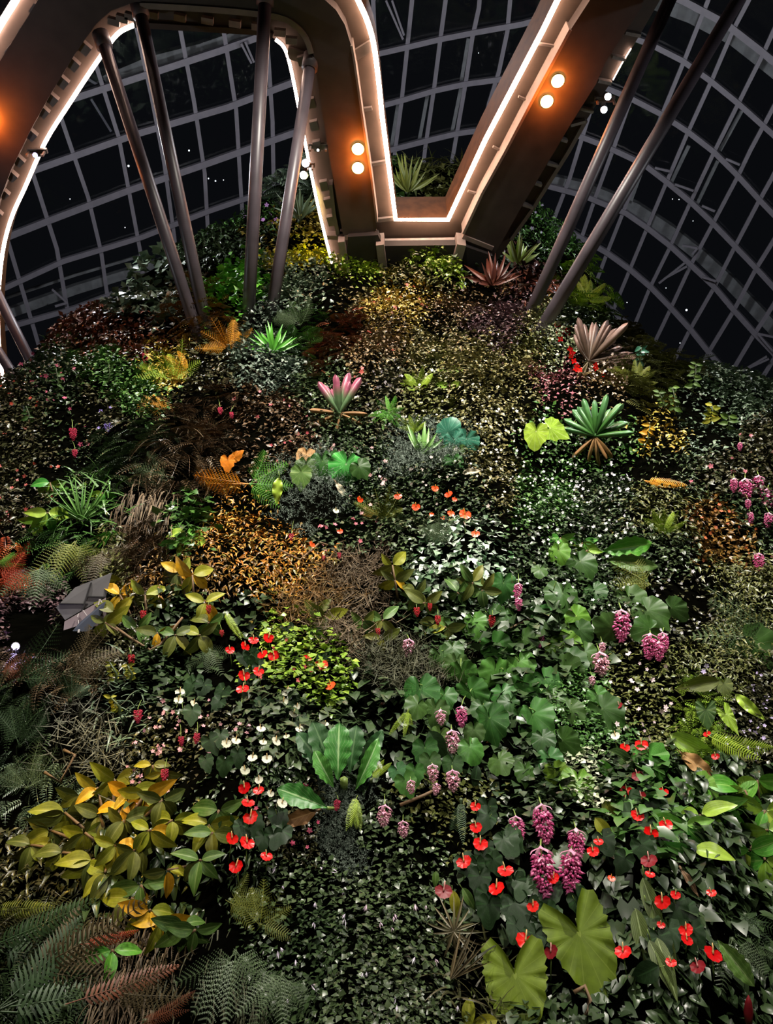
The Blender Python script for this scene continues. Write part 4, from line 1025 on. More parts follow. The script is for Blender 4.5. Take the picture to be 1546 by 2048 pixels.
M_cabbd = LM('cabbage_leaf_dark', ['#264828', '#2c502a', '#345a2c'], rough=.45, spec=.3, vein='pinnate', veincol='#5c7c50', k=7, slant=1.1, vw=.07)
M_dry = LM('dry_leaf', ['#8a6236', '#7a5430', '#a07640', '#5c4430'], rough=.7, vein='pinnate', veincol='#b08c5c', k=7)
M_pale = LM('pale_withered_leaf', ['#b0a48c', '#c0b498'], rough=.6)
M_orange = LM('orange_leaf', ['#d87a18', '#e08a1c'], rough=.4, vein='pinnate', veincol='#e8a848', k=9)
M_f_green = LM('fern_green', ['#4a8a2c', '#5a9a34', '#6aa038'], rough=.45)
M_f_olive = LM('fern_olive', ['#6a7428', '#7c8030', '#5c6a28'], rough=.5)
M_f_lime = LM('fern_lime', ['#8aa830', '#9cb438', '#7c9c2c'], rough=.45)
M_f_dark = LM('fern_dark', ['#2c4426', '#364e2a', '#2a3c24'], rough=.5)
M_f_grey = LM('fern_greygreen', ['#4c6040', '#5a6c48', '#46583c'], rough=.5)
M_f_amber = LM('fern_amber', ['#d08a1c', '#b87a1c', '#e0a428'], rough=.45)  # amber highlights put into the frond colour; also used for ageing fronds
M_f_red = LM('fern_red', ['#a83a20', '#b84828', '#8c3420'], rough=.5)
M_f_rust = LM('fern_rust', ['#6a3a24', '#7c4428', '#5a3422'], rough=.55)
M_f_brown = LM('fern_brown', ['#4c4228', '#5a4c30', '#443c26'], rough=.55)
M_stalk = pmat('pale_green_stalk', '#7c9248', .45)
M_stalkd = pmat('dark_green_stalk', '#3c4a2c', .5)
M_wood = pmat('brown_twig', '#6a5238', .7, noise_amt=.3, nscale=20)
M_red = LM('red_spathe', ['#c80c0c', '#d81410', '#b40a10', '#d01c10'], rough=.3, spec=.22)
M_redd = LM('dark_red_spathe', ['#7a1018', '#6a181e', '#84141e'], rough=.4, spec=.2)
M_white = LM('white_spathe', ['#c0c0a8', '#ccccb8', '#b0b49a'], rough=.45)
M_ors = LM('orange_red_spathe', ['#e03c14', '#e85020'], rough=.3)
M_spad = pmat('cream_spadix', '#d8b478', .5)
M_spado = pmat('orange_spadix', '#d88a30', .5)
M_spadp = pmat('pink_spadix', '#d89a90', .5)
M_pink = LM('pink_floret', ['#f07cb4', '#e85ea2', '#f8a4cc', '#d84a90'], rough=.5, spec=.2, transl=.3)
M_bract = LM('pale_pink_bract', ['#f4b8d0', '#eca4c4', '#f6ccdc'], rough=.5, spec=.2, transl=.3)
M_ppink = LM('blush_floret', ['#f4b8c8', '#f6c8d2', '#e8a4b8'], rough=.5, spec=.2, transl=.3)
M_rose = LM('rose_floret', ['#d84468', '#c43458', '#e05c78'], rough=.5, spec=.2, transl=.3)
M_crim = LM('crimson_floret', ['#c01c28', '#a81828', '#d02c30'], rough=.4)
M_brom = LM('pink_tipped_bromeliad', ['#4c6444', '#56704a'], rough=.38, grad=('#884458', .45, .75))
M_bromg = LM('green_bromeliad', ['#325a26', '#3c682c', '#2c5224', '#447434'], rough=.36, grad=('#4a7a48', .5, 1.0))
M_bromb = LM('brown_bromeliad', ['#5c4c40', '#665446', '#54463c'], rough=.42, grad=('#80645c', .3, 1.0))
M_bromr = LM('russet_bromeliad', ['#5a2e26', '#6a3a2c', '#4c2a24'], rough=.42)
M_bromp = LM('pale_bromeliad', ['#6c6248', '#7c7054', '#5c5a3c'], rough=.45)
M_strapl = LM('strap_leaf_lime', ['#468a26', '#549a30', '#3c7c24'], rough=.4)
M_strapg = LM('strap_leaf_green', ['#5a8440', '#6a944a', '#4a7438'], rough=.4)
M_purp = LM('purple_floret', ['#6c5aa8', '#7c68b8'], rough=.45)

# ------------------------------------------------------------------ shared shapes
S = {}
for i in range(3):
    S['round%d' % i] = disc_leaf('round_leaf', [M_thick], ROUND if i != 1 else ROUNDT, .12, .04, 5 + i, 7, .62, i)
    S['heart%d' % i] = disc_leaf('heart_leaf', [M_dgreen], HEART, .12, .02, 5, 5, .3, i)
    S['ov%d' % i] = strip_leaf('ovate_leaf', [M_oliveL], p_ovate(.24 + .03 * i), .30 + .15 * i, .09, .012, 2, 10, 3, 0, i)
    S['frond%d' % i] = frond_mesh('frond', [M_f_green], 26, .15 + .02 * i, .45 + .25 * i, .018, False, i)
    S['bip%d' % i] = frond_mesh('frond', [M_f_green], 17, .21 + .03 * i, .6 + .3 * i, .02, True, i)
    S['strap%d' % i] = strip_leaf('strap_leaf', [M_bromg], p_strap(.075), .25 + .15 * i, .05, .0, 2, 12, 2, 0.35, i)
    S['lance%d' % i] = strip_leaf('lance_leaf', [M_strapg], p_lance(.05), .3 + .2 * i, .04, 0, 2, 12, 2, 0, i)
S['long'] = strip_leaf('narrow_leaf', [M_long], p_ovate(.13, .7), .12, .05, 0, 2, 14, 3, 0, 4)
S['cab0'] = strip_leaf('cabbage_leaf', [M_cabb], p_lobed(.26, 5), .22, .10, .025, 5, 20, 4, 0, 1)
S['cab1'] = strip_leaf('cabbage_leaf', [M_cabb], p_lobed(.20, 6), .30, .12, .03, 6, 20, 4, 0, 2)
S['arrow'] = disc_leaf('arrow_leaf', [M_arrow], ARROW, .10, .045, 11, 9, .14, 3)
S['spathe'] = disc_leaf('spathe', [M_red], SPATHE, .22, .015, 4, 4, .2, 5)
S['wavy'] = strip_leaf('wavy_leaf', [M_limeL], p_ovate(.2, .8), .2, .08, .05, 3, 16, 4, 0, 7)
SWAP = {}


def with_mat(me, m):
    k = (me.name, m.name)
    if k not in SWAP:
        q = me.copy(); q.materials.clear(); q.materials.append(m); q.name = me.name.split('.')[0]; SWAP[k] = q
    return SWAP[k]


# ------------------------------------------------------------------ placing things on the planted wall
def basis(px, py, ang, tilt=0.0, twist=0.0):
    c = -ray(px, py)
    r = (camR - c * camR.dot(c)).normalized(); u = c.cross(r)
    a = rad(ang); d = r * math.cos(a) + u * math.sin(a)
    t = rad(tilt); y = d * math.cos(t) - c * math.sin(t); z = c * math.cos(t) + d * math.sin(t)
    x = y.cross(z)
    if twist:
        w = rad(twist); x, z = x * math.cos(w) + z * math.sin(w), z * math.cos(w) - x * math.sin(w)
    return Matrix((x, y, z)).transposed()


ITEMS = []      # (object, what it is, px, py)


def thing(name, desc, cat, group, px, py, lift=0.0, loc=None):
    p = hit(px, py, lift)[0] if loc is None else loc
    o = empty(name, p); tag(o, None, cat, group)
    ITEMS.append((o, desc, px, py))
    return o


def part(parent, name, me, pos, rot3, size, label=None, sxy=1.0):
    o = link(name, me, parent)
    m = Matrix.Diagonal((size * sxy, size, size, 1))
    o.matrix_local = Matrix.Translation(Vector(pos) - parent.location) @ rot3.to_4x4() @ m
    if label: o['label'] = label
    return o


def stem(parent, name, pts, r, m, n=6, under=None):
    q = MB(); q.tube([Vector(p) - parent.location for p in pts], r, n)
    o = q.build(name, [m], parent, True)
    if under is not None:
        o.parent = under; o.matrix_parent_inverse = under.matrix_local.inverted()
    return o


def at(px, py, lift): return hit(px, py, lift)[0]


def mpp(px, py): return hit(px, py)[1]


R = random.Random(5)

# ---- anthurium blooms
def spadix_mesh(m, key):
    if key in S: return S[key]
    q = MB(); q.tube([(0, 0, 0), (0, .05, .10), (0, .12, .30), (0, .16, .5)], [.05, .06, .05, .025], 8)
    S[key] = mesh('spadix', q.v, q.f, [m], q.m); return S[key]


def anthurium(px, py, size, kind):
    sm, dm, desc, grp = {'r': (M_red, M_spad, 'red anthurium bloom', 'red anthurium blooms'), 'd': (M_redd, M_spadp, 'dark red anthurium bloom', 'dark red anthurium blooms'),
                         'w': (M_white, M_spad, 'white anthurium bloom', 'white anthurium blooms'), 'o': (M_ors, M_spado, 'orange-red anthurium bloom', 'orange-red anthurium blooms')}[kind]
    s = mpp(px, py); lift = 0.30 + 22 * s
    o = thing('anthurium_flower', desc, 'flower', grp, px, py, lift)
    ang = -90 + R.uniform(-25, 25)
    b = basis(px, py, ang, R.uniform(-48, -15), R.uniform(-25, 25))
    k = size * s * 0.86
    part(o, 'spathe', with_mat(S['spathe'], sm), o.location + b.col[1] * (-k * .05), b, k * 1.02, None, 1.2)
    b2 = basis(px, py, 90 + R.uniform(-14, 14), -25)
    part(o, 'spadix', spadix_mesh(dm, 'spadix_' + dm.name), o.location + b.col[2] * (.04 * k), Matrix((b2.col[0], b2.col[2] * -1, b2.col[1])).transposed(), k * 1.25)
    e = at(px + R.uniform(-8, 8), py + size * R.uniform(1.3, 2.2), 0.0)
    mid = (o.location + e) / 2 + ray(px, py) * -.04
    stem(o, 'stalk', [o.location - b.col[2] * .02 * k, mid, e], [.035 * k + .001] * 3, M_stalk)


for x, y, s_ in [(460, 1300, 17), (490, 1293, 19), (507, 1281, 19), (537, 1276, 20), (525, 1309, 20), (548, 1311, 22), (488, 1351, 22), (485, 1379, 24), (517, 1343, 20), (615, 1317, 16), (489, 1576, 24), (496, 1606, 24), (501, 1635, 27), (464, 1677, 24), (494, 1686, 28), (517, 1581, 20), (472, 1733, 26), (533, 1713, 22),
                  (951, 1613, 20), (952, 1655, 22), (961, 1688, 27), (928, 1724, 28), (1011, 1742, 29), (993, 1777, 30), (1250, 1495, 18), (1283, 1490, 24), (1253, 1583, 24), (1327, 1584, 18), (1275, 1631, 24), (1332, 1650, 25), (1302, 1667, 28), (1197, 1684, 18), (1186, 1703, 22), (1431, 1513, 15), (1414, 1468, 14),
                  (1300, 1749, 18), (1325, 1804, 30), (1351, 1790, 18), (1423, 1786, 18), (1107, 1757, 22), (1066, 1813, 22), (1051, 1883, 36), (1246, 1904, 30), (1372, 1860, 25), (1374, 1881, 22), (1322, 1850, 15), (1342, 1925, 20), (1426, 1909, 34)]:
    anthurium(x, y, s_, 'r')
for x, y, s_ in [(887, 1783, 32), (1298, 1722, 30), (1102, 1904, 28), (1283, 1594, 20), (1275, 1552, 22), (1238, 1411, 14), (1396, 1934, 28)]: anthurium(x, y, s_, 'd')
for x, y, s_ in [(643, 1330, 24), (661, 1372, 20), (720, 999, 13), (796, 993, 15), (832, 1014, 16), (897, 989, 16), (870, 977, 14), (902, 1027, 14), (930, 1029, 22), (951, 1068, 16), (909, 999, 10), (863, 1029, 9), (886, 1036, 9), (624, 1089, 13), (680, 1063, 11), (1223, 1757, 14)]: anthurium(x, y, s_, 'o')
for x, y, s_ in [(360, 1385, 18), (357, 1401, 17), (388, 1408, 16), (453, 1487, 18), (472, 1482, 17), (505, 1516, 18), (490, 1541, 18), (518, 1560, 16), (574, 1384, 20), (567, 1404, 17), (594, 1414, 14), (587, 1428, 17), (522, 1458, 17), (552, 1483, 19), (526, 1485, 14), (573, 1473, 12), (601, 1481, 15), (599, 1458, 15), (534, 1518, 19), (564, 1607, 20), (541, 1587, 14), (651, 1448, 12), (742, 1510, 14), (672, 1022, 12), (1231, 1472, 17)]: anthurium(x, y, s_, 'w')

# ---- hanging pink flower clusters
def floret_mesh(key, m, seed, n=70, long=1.4):
    if key in S: return S[key]
    r = random.Random(seed); V, Fc = [], []
    for i in range(n):
        t = (i + .5) / n; a = i * 2.399; t2 = min(1, max(0, t + r.uniform(-.06, .06))); R0 = .31 * (math.sin(math.pi * (0.30 + .68 * t2)) ** .8) * r.uniform(.55, 1.2)
        c = Vector((math.cos(a) * R0, t2 * long * .75, math.sin(a) * R0)); q = .052 * r.uniform(.7, 1.5); b = len(V)
        out = Vector((math.cos(a), r.uniform(-.2, 1.3), math.sin(a))).normalized()
        e1 = out.cross(Vector((0, 1, .3))).normalized(); e2 = out.cross(e1)
        V += [c - out * q, c + e1 * q * .8, c + e2 * q * .8, c - e1 * q * .8, c - e2 * q * .8, c + out * q * 2.0]
        for x, y in ((1, 2), (2, 3), (3, 4), (4, 1)): Fc += [(b, b + y, b + x), (b + 5, b + x, b + y)]
    S[key] = mesh('florets', V, Fc, [m]); return S[key]


def bract_mesh(key, m, tiers, seed):
    if key in S: return S[key]
    r = random.Random(seed); V, Fc = [], []
    for k in range(tiers):
        y0 = -.25 + k * .28; n = 4; L = .42 * (1 - .12 * k)
        for i in range(n):
            a = 2 * math.pi * (i + .5 * k + r.uniform(-.1, .1)) / n; d = Vector((math.cos(a), 0, math.sin(a))); s = Vector((-d.z, 0, d.x))
            pr = [(.02, 0, 0), (.22, .25, .13), (.26, .62, .20), (.16, .95, .28), (.0, 1.12, .42)]
            b = len(V)
            for w, l, dr in pr:
                c = d * (l * L * .85) + Vector((0, y0 + dr * L * 1.6, 0))
                V += [c - s * w * L, c + Vector((0, -.03, 0)), c + s * w * L]
            for j in range(4):
                q = b + 3 * j; Fc += [(q, q + 1, q + 4, q + 3), (q + 1, q + 2, q + 5, q + 4)]
    S[key] = mesh('bracts', V, Fc, [m]); return S[key]


def pink_cluster(px, py, h, kind='p', ang=-90):
    fm, bmm, desc, grp = {'p': (M_pink, M_bract, 'pink hanging flower cluster', 'pink hanging flower clusters'), 'b': (M_ppink, M_bract, 'blush-pink hanging flower cluster', 'blush hanging flower clusters'),
                          'r': (M_rose, M_ppink, 'rose-pink flower cluster', 'rose flower clusters'), 'c': (M_crim, M_rose, 'small crimson flower head', 'crimson flower heads')}[kind]
    s = mpp(px, py); k = h * s / 1.3; lift = .32 + 22 * s
    o = thing('hanging_flower_cluster', desc, 'flower', grp, px, py - h * .45, lift)
    b = basis(px, py, ang + R.uniform(-8, 8), -10, R.uniform(0, 90))
    i = R.randrange(3)
    part(o, 'florets', floret_mesh('fl_%s%d' % (kind, i), fm, i, 90 if kind == 'b' else 190, 1.5 if kind != 'b' else 1.1), o.location + b.col[1] * (.15 * k), b, k)
    if kind in 'pb': part(o, 'bracts', bract_mesh('br_%s%d' % (kind, i), bmm, 3 if kind == 'b' else 2, i), o.location + b.col[1] * (.12 * k), b, k * (1.15 if kind == 'b' else 1.0), None if kind == 'b' else 'paler pink bracts above the florets')
    e = at(px + R.uniform(-10, 10), py - h * .5 - R.uniform(12, 26), .03)
    stem(o, 'stalk', [o.location + b.col[1] * .3 * k, o.location - b.col[1] * .1 * k, (o.location + e) / 2 + Vector((0, 0, .02)), e], [.03 * k] * 4, M_stalk)


for a in [(1083, 1645, 68), (1032, 1660, 52), (1082, 1738, 82), (1142, 1738, 72), (1152, 1688, 58), (1243, 1250, 58), (1300, 1292, 48), (1325, 1284, 36), (1318, 1302, 36), (1037, 1182, 30), (1037, 1208, 24), (1082, 1282, 24), (1518, 1123, 32), (1468, 970, 26), (1490, 980, 44), (1517, 972, 40), (1534, 1002, 46), (1500, 1036, 22), (1538, 1040, 28), (1496, 1008, 18), (1480, 893, 16), (923, 1432, 38)]:
    pink_cluster(*a, 'p')
for a in [(905, 1566, 46), (865, 1550, 38), (821, 1577, 30), (873, 1581, 26), (881, 1438, 34), (903, 1488, 50), (770, 1636, 46), (806, 1662, 36), (1200, 1334, 54), (1184, 1364, 22), (1205, 1297, 22), (818, 1300, 40)]: pink_cluster(*a, 'b')
for a in [(330, 1547, 26), (290, 715, 22), (145, 866, 26), (150, 905, 18), (440, 820, 16), (462, 829, 14), (758, 690, 14), (678, 1110, 13), (648, 1115, 11), (583, 1073, 16), (362, 1480, 20), (395, 1474, 22), (276, 1430, 28), (676, 1608, 22)]: pink_cluster(*a, 'r')
for a in [(287, 1228, 20), (417, 1217, 18), (833, 1222, 20), (860, 1212, 16), (876, 1238, 20), (755, 1262, 16), (985, 1240, 24), (105, 1697, 14), (443, 1265, 14), (262, 1318, 24)]: pink_cluster(*a, 'c')
for a in [(215, 847, 22)]:
    M0 = M_rose; S.pop('fl_r0', None)
    o = thing('purple_flower_cluster', 'violet-blue flower cluster', 'flower', None, a[0], a[1], .3)
    part(o, 'florets', floret_mesh('fl_v', M_purp, 9, 60, 1.0), o.location, basis(a[0], a[1], -90, 0), a[2] * mpp(a[0], a[1]))
    stem(o, 'stalk', [o.location, at(a[0] + 4, a[1] + 18, 0)], .008, M_stalkd)

# ---- red-orange bedding flowers strung below the brown bromeliad
for x, y in [(1112, 652), (1119, 655), (1127, 658), (1116, 664), (1124, 668), (1134, 660), (1136, 668), (1121, 678), (1140, 698), (1145, 706), (1142, 712), (1148, 722), (1154, 732), (1160, 740), (1152, 738), (1191, 730), (1192, 736), (1206, 750)]:
    s = mpp(x, y); o = thing('begonia_flower', 'small scarlet flower', 'flower', 'scarlet flowers beside the brown bromeliad', x, y, .35)
    V, T = T_flower(4)
    if 'petals' not in S: S['petals'] = mesh('petals', V * 1.0, T, [M_red])
    b = basis(x, y, R.uniform(0, 360), R.uniform(-30, 30))
    part(o, 'petals', S['petals'], o.location, b, 13 * s)
    stem(o, 'stalk', [o.location, at(x - 3, y + 14, .02)], .006, M_stalkd)

# ---- thicket of round lobed leaves: plants of several leaves each
RL = [(840, 1387, 78, -80, 'g'), (940, 1390, 72, -75, 'g'), (979, 1444, 74, -80, 'g'), (924, 1352, 64, -90, 'g'), (991, 1347, 68, -80, 'g'), (998, 1525, 54, -70, 'd'), (940, 1500, 54, -75, 'g'), (1046, 1378, 62, -90, 'g'), (1066, 1438, 82, -70, 'g'), (1128, 1345, 70, -60, 'd'), (1107, 1397, 50, -60, 'd'), (1204, 1426, 76, -50, 'd'), (1194, 1394, 44, -60, 'g'), (1125, 1488, 62, -55, 'd'), (1155, 1568, 70, -80, 'l'), (1110, 1548, 52, -80, 'l'), (1098, 1522, 54, -70, 'g'), (1080, 1240, 62, -85, 'g'), (1152, 1238, 54, -40, 'l'), (1125, 1195, 72, -100, 'd'), (1080, 1142, 34, -90, 'd'), (1117, 1106, 46, -90, 'l'), (1160, 1130, 62, -60, 'd'), (1046, 1285, 60, -80, 'd'), (1125, 1302, 76, -60, 'l'), (1134, 1330, 76, -70, 'd'), (1158, 1264, 48, -50, 'd'), (1258, 1204, 70, -60, 'd'), (1295, 1229, 70, -45, 'd'), (1342, 1222, 54, -50, 'd'), (980, 1240, 62, -85, 'd'), (947, 1249, 56, -80, 'g'), (990, 1298, 64, -70, 'g'), (1007, 1172, 54, -90, 'g'), (880, 1317, 56, -80, 'd'), (913, 1334, 58, -90, 'd'), (1040, 1330, 60, -70, 'g'), (1020, 1410, 48, -90, 'd'), (870, 1425, 60, -100, 'd'), (1090, 1365, 60, -60, 'g'), (905, 1300, 46, -80, 'd'), (1010, 1232, 48, -90, 'd'), (1085, 1480, 50, -70, 'd'), (965, 1420, 50, -80, 'd'), (890, 1395, 48, -90, 'g'), (1170, 1310, 54, -60, 'd'), (1050, 1545, 44, -80, 'd'), (1140, 1425, 50, -50, 'd'), (1188, 1185, 50, -60, 'd'), (1300, 1265, 60, -160, 'd'), (1225, 1265, 60, 150, 'd'), (1005, 1390, 54, -80, 'g'), (948, 1465, 44, -80, 'd'), (835, 1415, 50, -100, 'd')]
CEN = [(850, 1395), (915, 1325), (975, 1425), (960, 1245), (1065, 1225), (1030, 1370), (1120, 1340), (1075, 1460), (1190, 1415), (1120, 1550), (1130, 1120), (1270, 1220), (975, 1510)]
plants = {}
for l in RL:
    i = min(range(len(CEN)), key=lambda i: (CEN[i][0] - l[0]) ** 2 + (CEN[i][1] - l[1]) ** 2); plants.setdefault(i, []).append(l)
for i, ls in plants.items():
    cx, cy = CEN[i]
    o = thing('round_leaved_plant', 'clump of ruffled round green leaves', 'plant', 'round-leaved plants of the green thicket', cx, cy + 25, .03)
    for (x, y, d, a, k) in ls:
        s = mpp(x, y); lift = .25 + 12 * s * R.uniform(.8, 1.6)
        m = {'g': M_thick, 'l': M_thickl, 'd': M_thickd}[k]
        c = at(x, y - d * .12, lift); t = R.uniform(-5, 38) if k != 'd' else R.uniform(15, 58)
        b = basis(x, y, a + R.uniform(-12, 12), -t, R.uniform(-26, 26))
        lf = part(o, 'leaf', with_mat(S['round%d' % R.randrange(3)], m), c, b, d * s * .92)
        e = at(x + R.uniform(-12, 12), y + d * .75, .02)
        stem(o, 'leaf_stalk', [c, c * .5 + e * .5 - ray(x, y) * .03, e], [.012, .014, .016], M_stalk, 6, lf)


# ---- shrubs with drooping ovate leaves in whorls
def shrub(tips, root_px, desc, name, cat='shrub', L=(42, 58), mats=None, spread=1.0, group=None, base=None):
    o = thing(name, desc, cat, group, *root_px, lift=.02)
    for (x, y, mk, n) in tips:
        s = mpp(x, y); lift = .28 + R.uniform(4, 22) * s
        c = at(x, y, lift)
        e = at(root_px[0] * .6 + x * .4, root_px[1] * .5 + y * .5 + 14, .02)
        stem(o, 'branch', [c, c * .55 + e * .45 - ray(x, y) * .06, e], [.008, .011, .015], M_wood)
        a0 = R.uniform(0, 360)
        for k in range(n):
            a = -90 + (k - (n - 1) / 2) * (250 / n) * spread + R.uniform(-16, 16)
            ln = R.uniform(*L)
            m = R.choice(mats[mk])
            b = basis(x, y, a, R.uniform(-30, 25), R.uniform(-35, 35))
            part(o, 'leaf', with_mat(S['ov%d' % R.randrange(3)], m), c + b.col[1] * .01, b, ln * s, None)
    return o


MK = {'A': [M_amber, M_amber, M_ylime], 'Y': [M_ylime, M_ylime, M_oliveL, M_amber], 'O': [M_oliveL, M_oliveL, M_ylime], 'G': [M_mgreen, M_mgreen, M_oliveL], 'L': [M_lgreen, M_lgreen, M_limeL], 'B': [M_lgreen]}
shrub([(230, 1560, 'A', 5), (262, 1585, 'A', 5), (195, 1575, 'Y', 5), (292, 1585, 'A', 4), (160, 1590, 'O', 5), (325, 1600, 'O', 5), (130, 1625, 'Y', 5), (100, 1660, 'O', 5), (62, 1690, 'Y', 5), (200, 1630, 'O', 5), (248, 1640, 'O', 5), (300, 1660, 'Y', 5), (170, 1665, 'O', 5), (232, 1690, 'Y', 5), (125, 1705, 'O', 5), (345, 1640, 'Y', 5), (185, 1720, 'O', 5), (270, 1700, 'O', 5), (240, 1615, 'A', 4), (210, 1745, 'O', 5)], (220, 1690), 'big bushy shrub with amber-yellow and olive leaves', 'amber_leaved_shrub', L=(44, 64), mats=MK)
shrub([(418, 1648, 'Y', 4), (438, 1620, 'G', 4), (400, 1720, 'G', 5), (425, 1665, 'G', 3), (335, 1740, 'Y', 3)], (405, 1700), 'small spray of green and yellow leaves', 'leafy_shrub_branch', L=(40, 60), mats=MK)
shrub([(262, 1795, 'Y', 4), (300, 1820, 'A', 4), (320, 1845, 'Y', 3), (282, 1770, 'G', 3)], (300, 1800), 'low branch with yellow-green leaves', 'leafy_shrub_branch', L=(52, 66), mats=MK)
shrub([(368, 1850, 'G', 5), (390, 1860, 'G', 3)], (365, 1860), 'low branch of plain green rounded leaves', 'leafy_shrub_branch', L=(46, 62), mats=MK)
shrub([(225, 1900, 'B', 3)], (225, 1900), 'pair of fresh green leaves', 'leafy_shrub_branch', L=(50, 62), mats=MK)
shrub([(249, 1165, 'Y', 3), (240, 1190, 'A', 4), (290, 1190, 'Y', 4), (228, 1225, 'O', 4), (210, 1245, 'Y', 4), (275, 1255, 'G', 4), (315, 1265, 'Y', 3)], (300, 1290), 'open twiggy shrub with curling yellow leaves', 'twiggy_shrub', L=(32, 50), mats=MK, spread=1.3)
shrub([(358, 1145, 'Y', 5), (385, 1150, 'Y', 4), (410, 1205, 'Y', 4), (418, 1245, 'G', 4), (400, 1270, 'O', 4), (350, 1270, 'G', 4)], (390, 1250), 'twiggy shrub with drooping yellow-green leaves', 'twiggy_shrub', L=(36, 52), mats=MK, spread=1.2)
shrub([(632, 1225, 'Y', 4), (650, 1232, 'O', 3)], (690, 1247), 'bare branch tipped with olive leaves', 'twiggy_shrub', L=(34, 46), mats=MK, spread=1.3)
shrub([(725, 1240, 'G', 4), (765, 1240, 'G', 4), (762, 1275, 'O', 3)], (780, 1250), 'trailing branch with green leaves', 'twiggy_shrub', L=(32, 46), mats=MK, spread=1.3)
shrub([(790, 1160, 'Y', 4), (830, 1185, 'G', 5), (850, 1205, 'G', 4), (785, 1130, 'O', 4)], (800, 1215), 'branch with lime-edged green leaves', 'twiggy_shrub', L=(32, 46), mats=MK, spread=1.3)
shrub([(892, 1255, 'O', 4), (872, 1240, 'G', 3)], (870, 1215), 'leaf pair hanging beside crimson flower heads', 'twiggy_shrub', L=(34, 48), mats=MK)
shrub([(945, 1165, 'G', 6), (965, 1180, 'G', 5), (915, 1185, 'G', 4)], (950, 1200), 'sage-green plant with spoon-shaped leaves', 'spoon_leaved_plant', 'plant', L=(30, 44), mats=MK, spread=1.5)
shrub([(1370, 1650, 'B', 5), (1400, 1630, 'L', 5), (1425, 1605, 'B', 4), (1385, 1700, 'L', 5), (1355, 1635, 'B', 3)], (1385, 1660), 'light green shrub with big veined leaves', 'light_green_shrub', L=(50, 72), mats=MK)
shrub([(1490, 1580, 'L', 4), (1515, 1560, 'L', 4), (1530, 1620, 'L', 4), (1500, 1700, 'L', 4), (1535, 1660, 'B', 4), (1530, 1720, 'L', 3)], (1520, 1640), 'lime-green shrub running out of the frame', 'light_green_shrub', L=(46, 74), mats=MK)
shrub([(1410, 1570, 'B', 3)], (1410, 1590), 'single stem of broad fresh green leaves', 'light_green_shrub', L=(56, 74), mats=MK)
shrub([(305, 1530, 'O', 5), (325, 1545, 'O', 3)], (315, 1545), 'olive leaf whorl beneath the round pink flower head', 'leafy_shrub_branch', L=(26, 38), mats=MK)
shrub([(372, 1065, 'L', 4), (385, 1080, 'L', 3), (362, 1085, 'L', 3)], (375, 1085), 'lime-green leaf clump', 'leafy_clump', 'plant', L=(30, 44), mats=MK)
shrub([(100, 965, 'L', 4), (115, 985, 'L', 3)], (115, 995), 'lime-green broad leaves on the skyline', 'leafy_clump', 'plant', L=(34, 46), mats=MK)
shrub([(95, 1025, 'L', 4), (75, 1040, 'L', 3)], (105, 1040), 'lime leaves with drooping tips', 'leafy_clump', 'plant', L=(34, 46), mats=MK)
shrub([(205, 985, 'L', 3), (180, 975, 'L', 3)], (200, 1000), 'lime leaves above grassy tufts', 'leafy_clump', 'plant', L=(24, 34), mats=MK)
shrub([(1120, 1075, 'B', 4), (1165, 1085, 'L', 5), (1175, 1100, 'L', 3)], (1150, 1105), 'yellow-green lobed leaf clump', 'leafy_clump', 'plant', L=(26, 36), mats=MK)
shrub([(900, 770, 'L', 3), (895, 740, 'L', 3)], (895, 780), 'small lime leaf tuft among the olive coleus', 'leafy_clump', 'plant', L=(20, 30), mats=MK)


# ---- single big leaves on stalks
def bigleaf(desc, name, items, cat='plant', group=None):
    x0, y0 = items[0][1], items[0][2]
    o = thing(name, desc, cat, group, x0, y0, .05)
    for (sh, x, y, L, a, tilt, m, wid) in items:
        s = mpp(x, y); lift = .28 + 10 * s
        c = at(x, y, lift); b = basis(x, y, a, tilt, R.uniform(-10, 10))
        lf = part(o, 'leaf', with_mat(S[sh], m), c, b, L * s, None, wid)
        if sh not in ('cab0', 'cab1'):
            e = at(x + R.uniform(-10, 10), y + 34, .02)
            stem(o, 'leaf_stalk', [c, c * .5 + e * .5 - ray(x, y) * .03, e], [.010, .012, .014], M_stalk, 6, lf)
    return o


bigleaf('bright green round leaf with pale veins', 'round_leaf_plant', [('round0', 692, 928, 62, -100, -8, M_bright, 1)])
bigleaf('group of dull green round leaves', 'round_leaf_plant', [('round1', 645, 922, 48, -80, -25, M_thick, 1), ('round2', 665, 918, 40, -60, -25, M_thick, 1), ('round0', 612, 930, 44, -90, -30, M_thickd, 1), ('round1', 718, 932, 38, -60, -35, M_thickd, 1), ('heart1', 602, 945, 44, -90, -20, M_mgreen, 1), ('heart0', 612, 908, 40, -100, -30, M_dry, 1)])
bigleaf('teal-green round-leaved plant', 'round_leaf_plant', [('round0', 895, 866, 46, 60, -8, M_teal, 1), ('round1', 908, 880, 40, -70, -12, M_teal, 1), ('round2', 932, 878, 52, -100, -10, M_teal, 1), ('round1', 906, 922, 38, -90, -25, M_thick, 1), ('heart0', 918, 900, 30, -80, -10, M_mgreen, 1)])
bigleaf('lime heart-shaped leaves', 'heart_leaf_plant', [('heart0', 1072, 862, 50, -95, -10, M_limeL, 1), ('heart1', 1100, 856, 56, -30, -40, M_limeL, .8)])
bigleaf('tall lime leaf beside the green fern', 'heart_leaf_plant', [('wavy', 557, 955, 54, -95, -10, M_limeL, 1)])
bigleaf('small orange leaf', 'orange_leaf', [('heart2', 455, 920, 30, -90, -10, M_orange, 1), ('heart1', 470, 915, 26, 40, -10, M_orange, .8)], 'leaf')
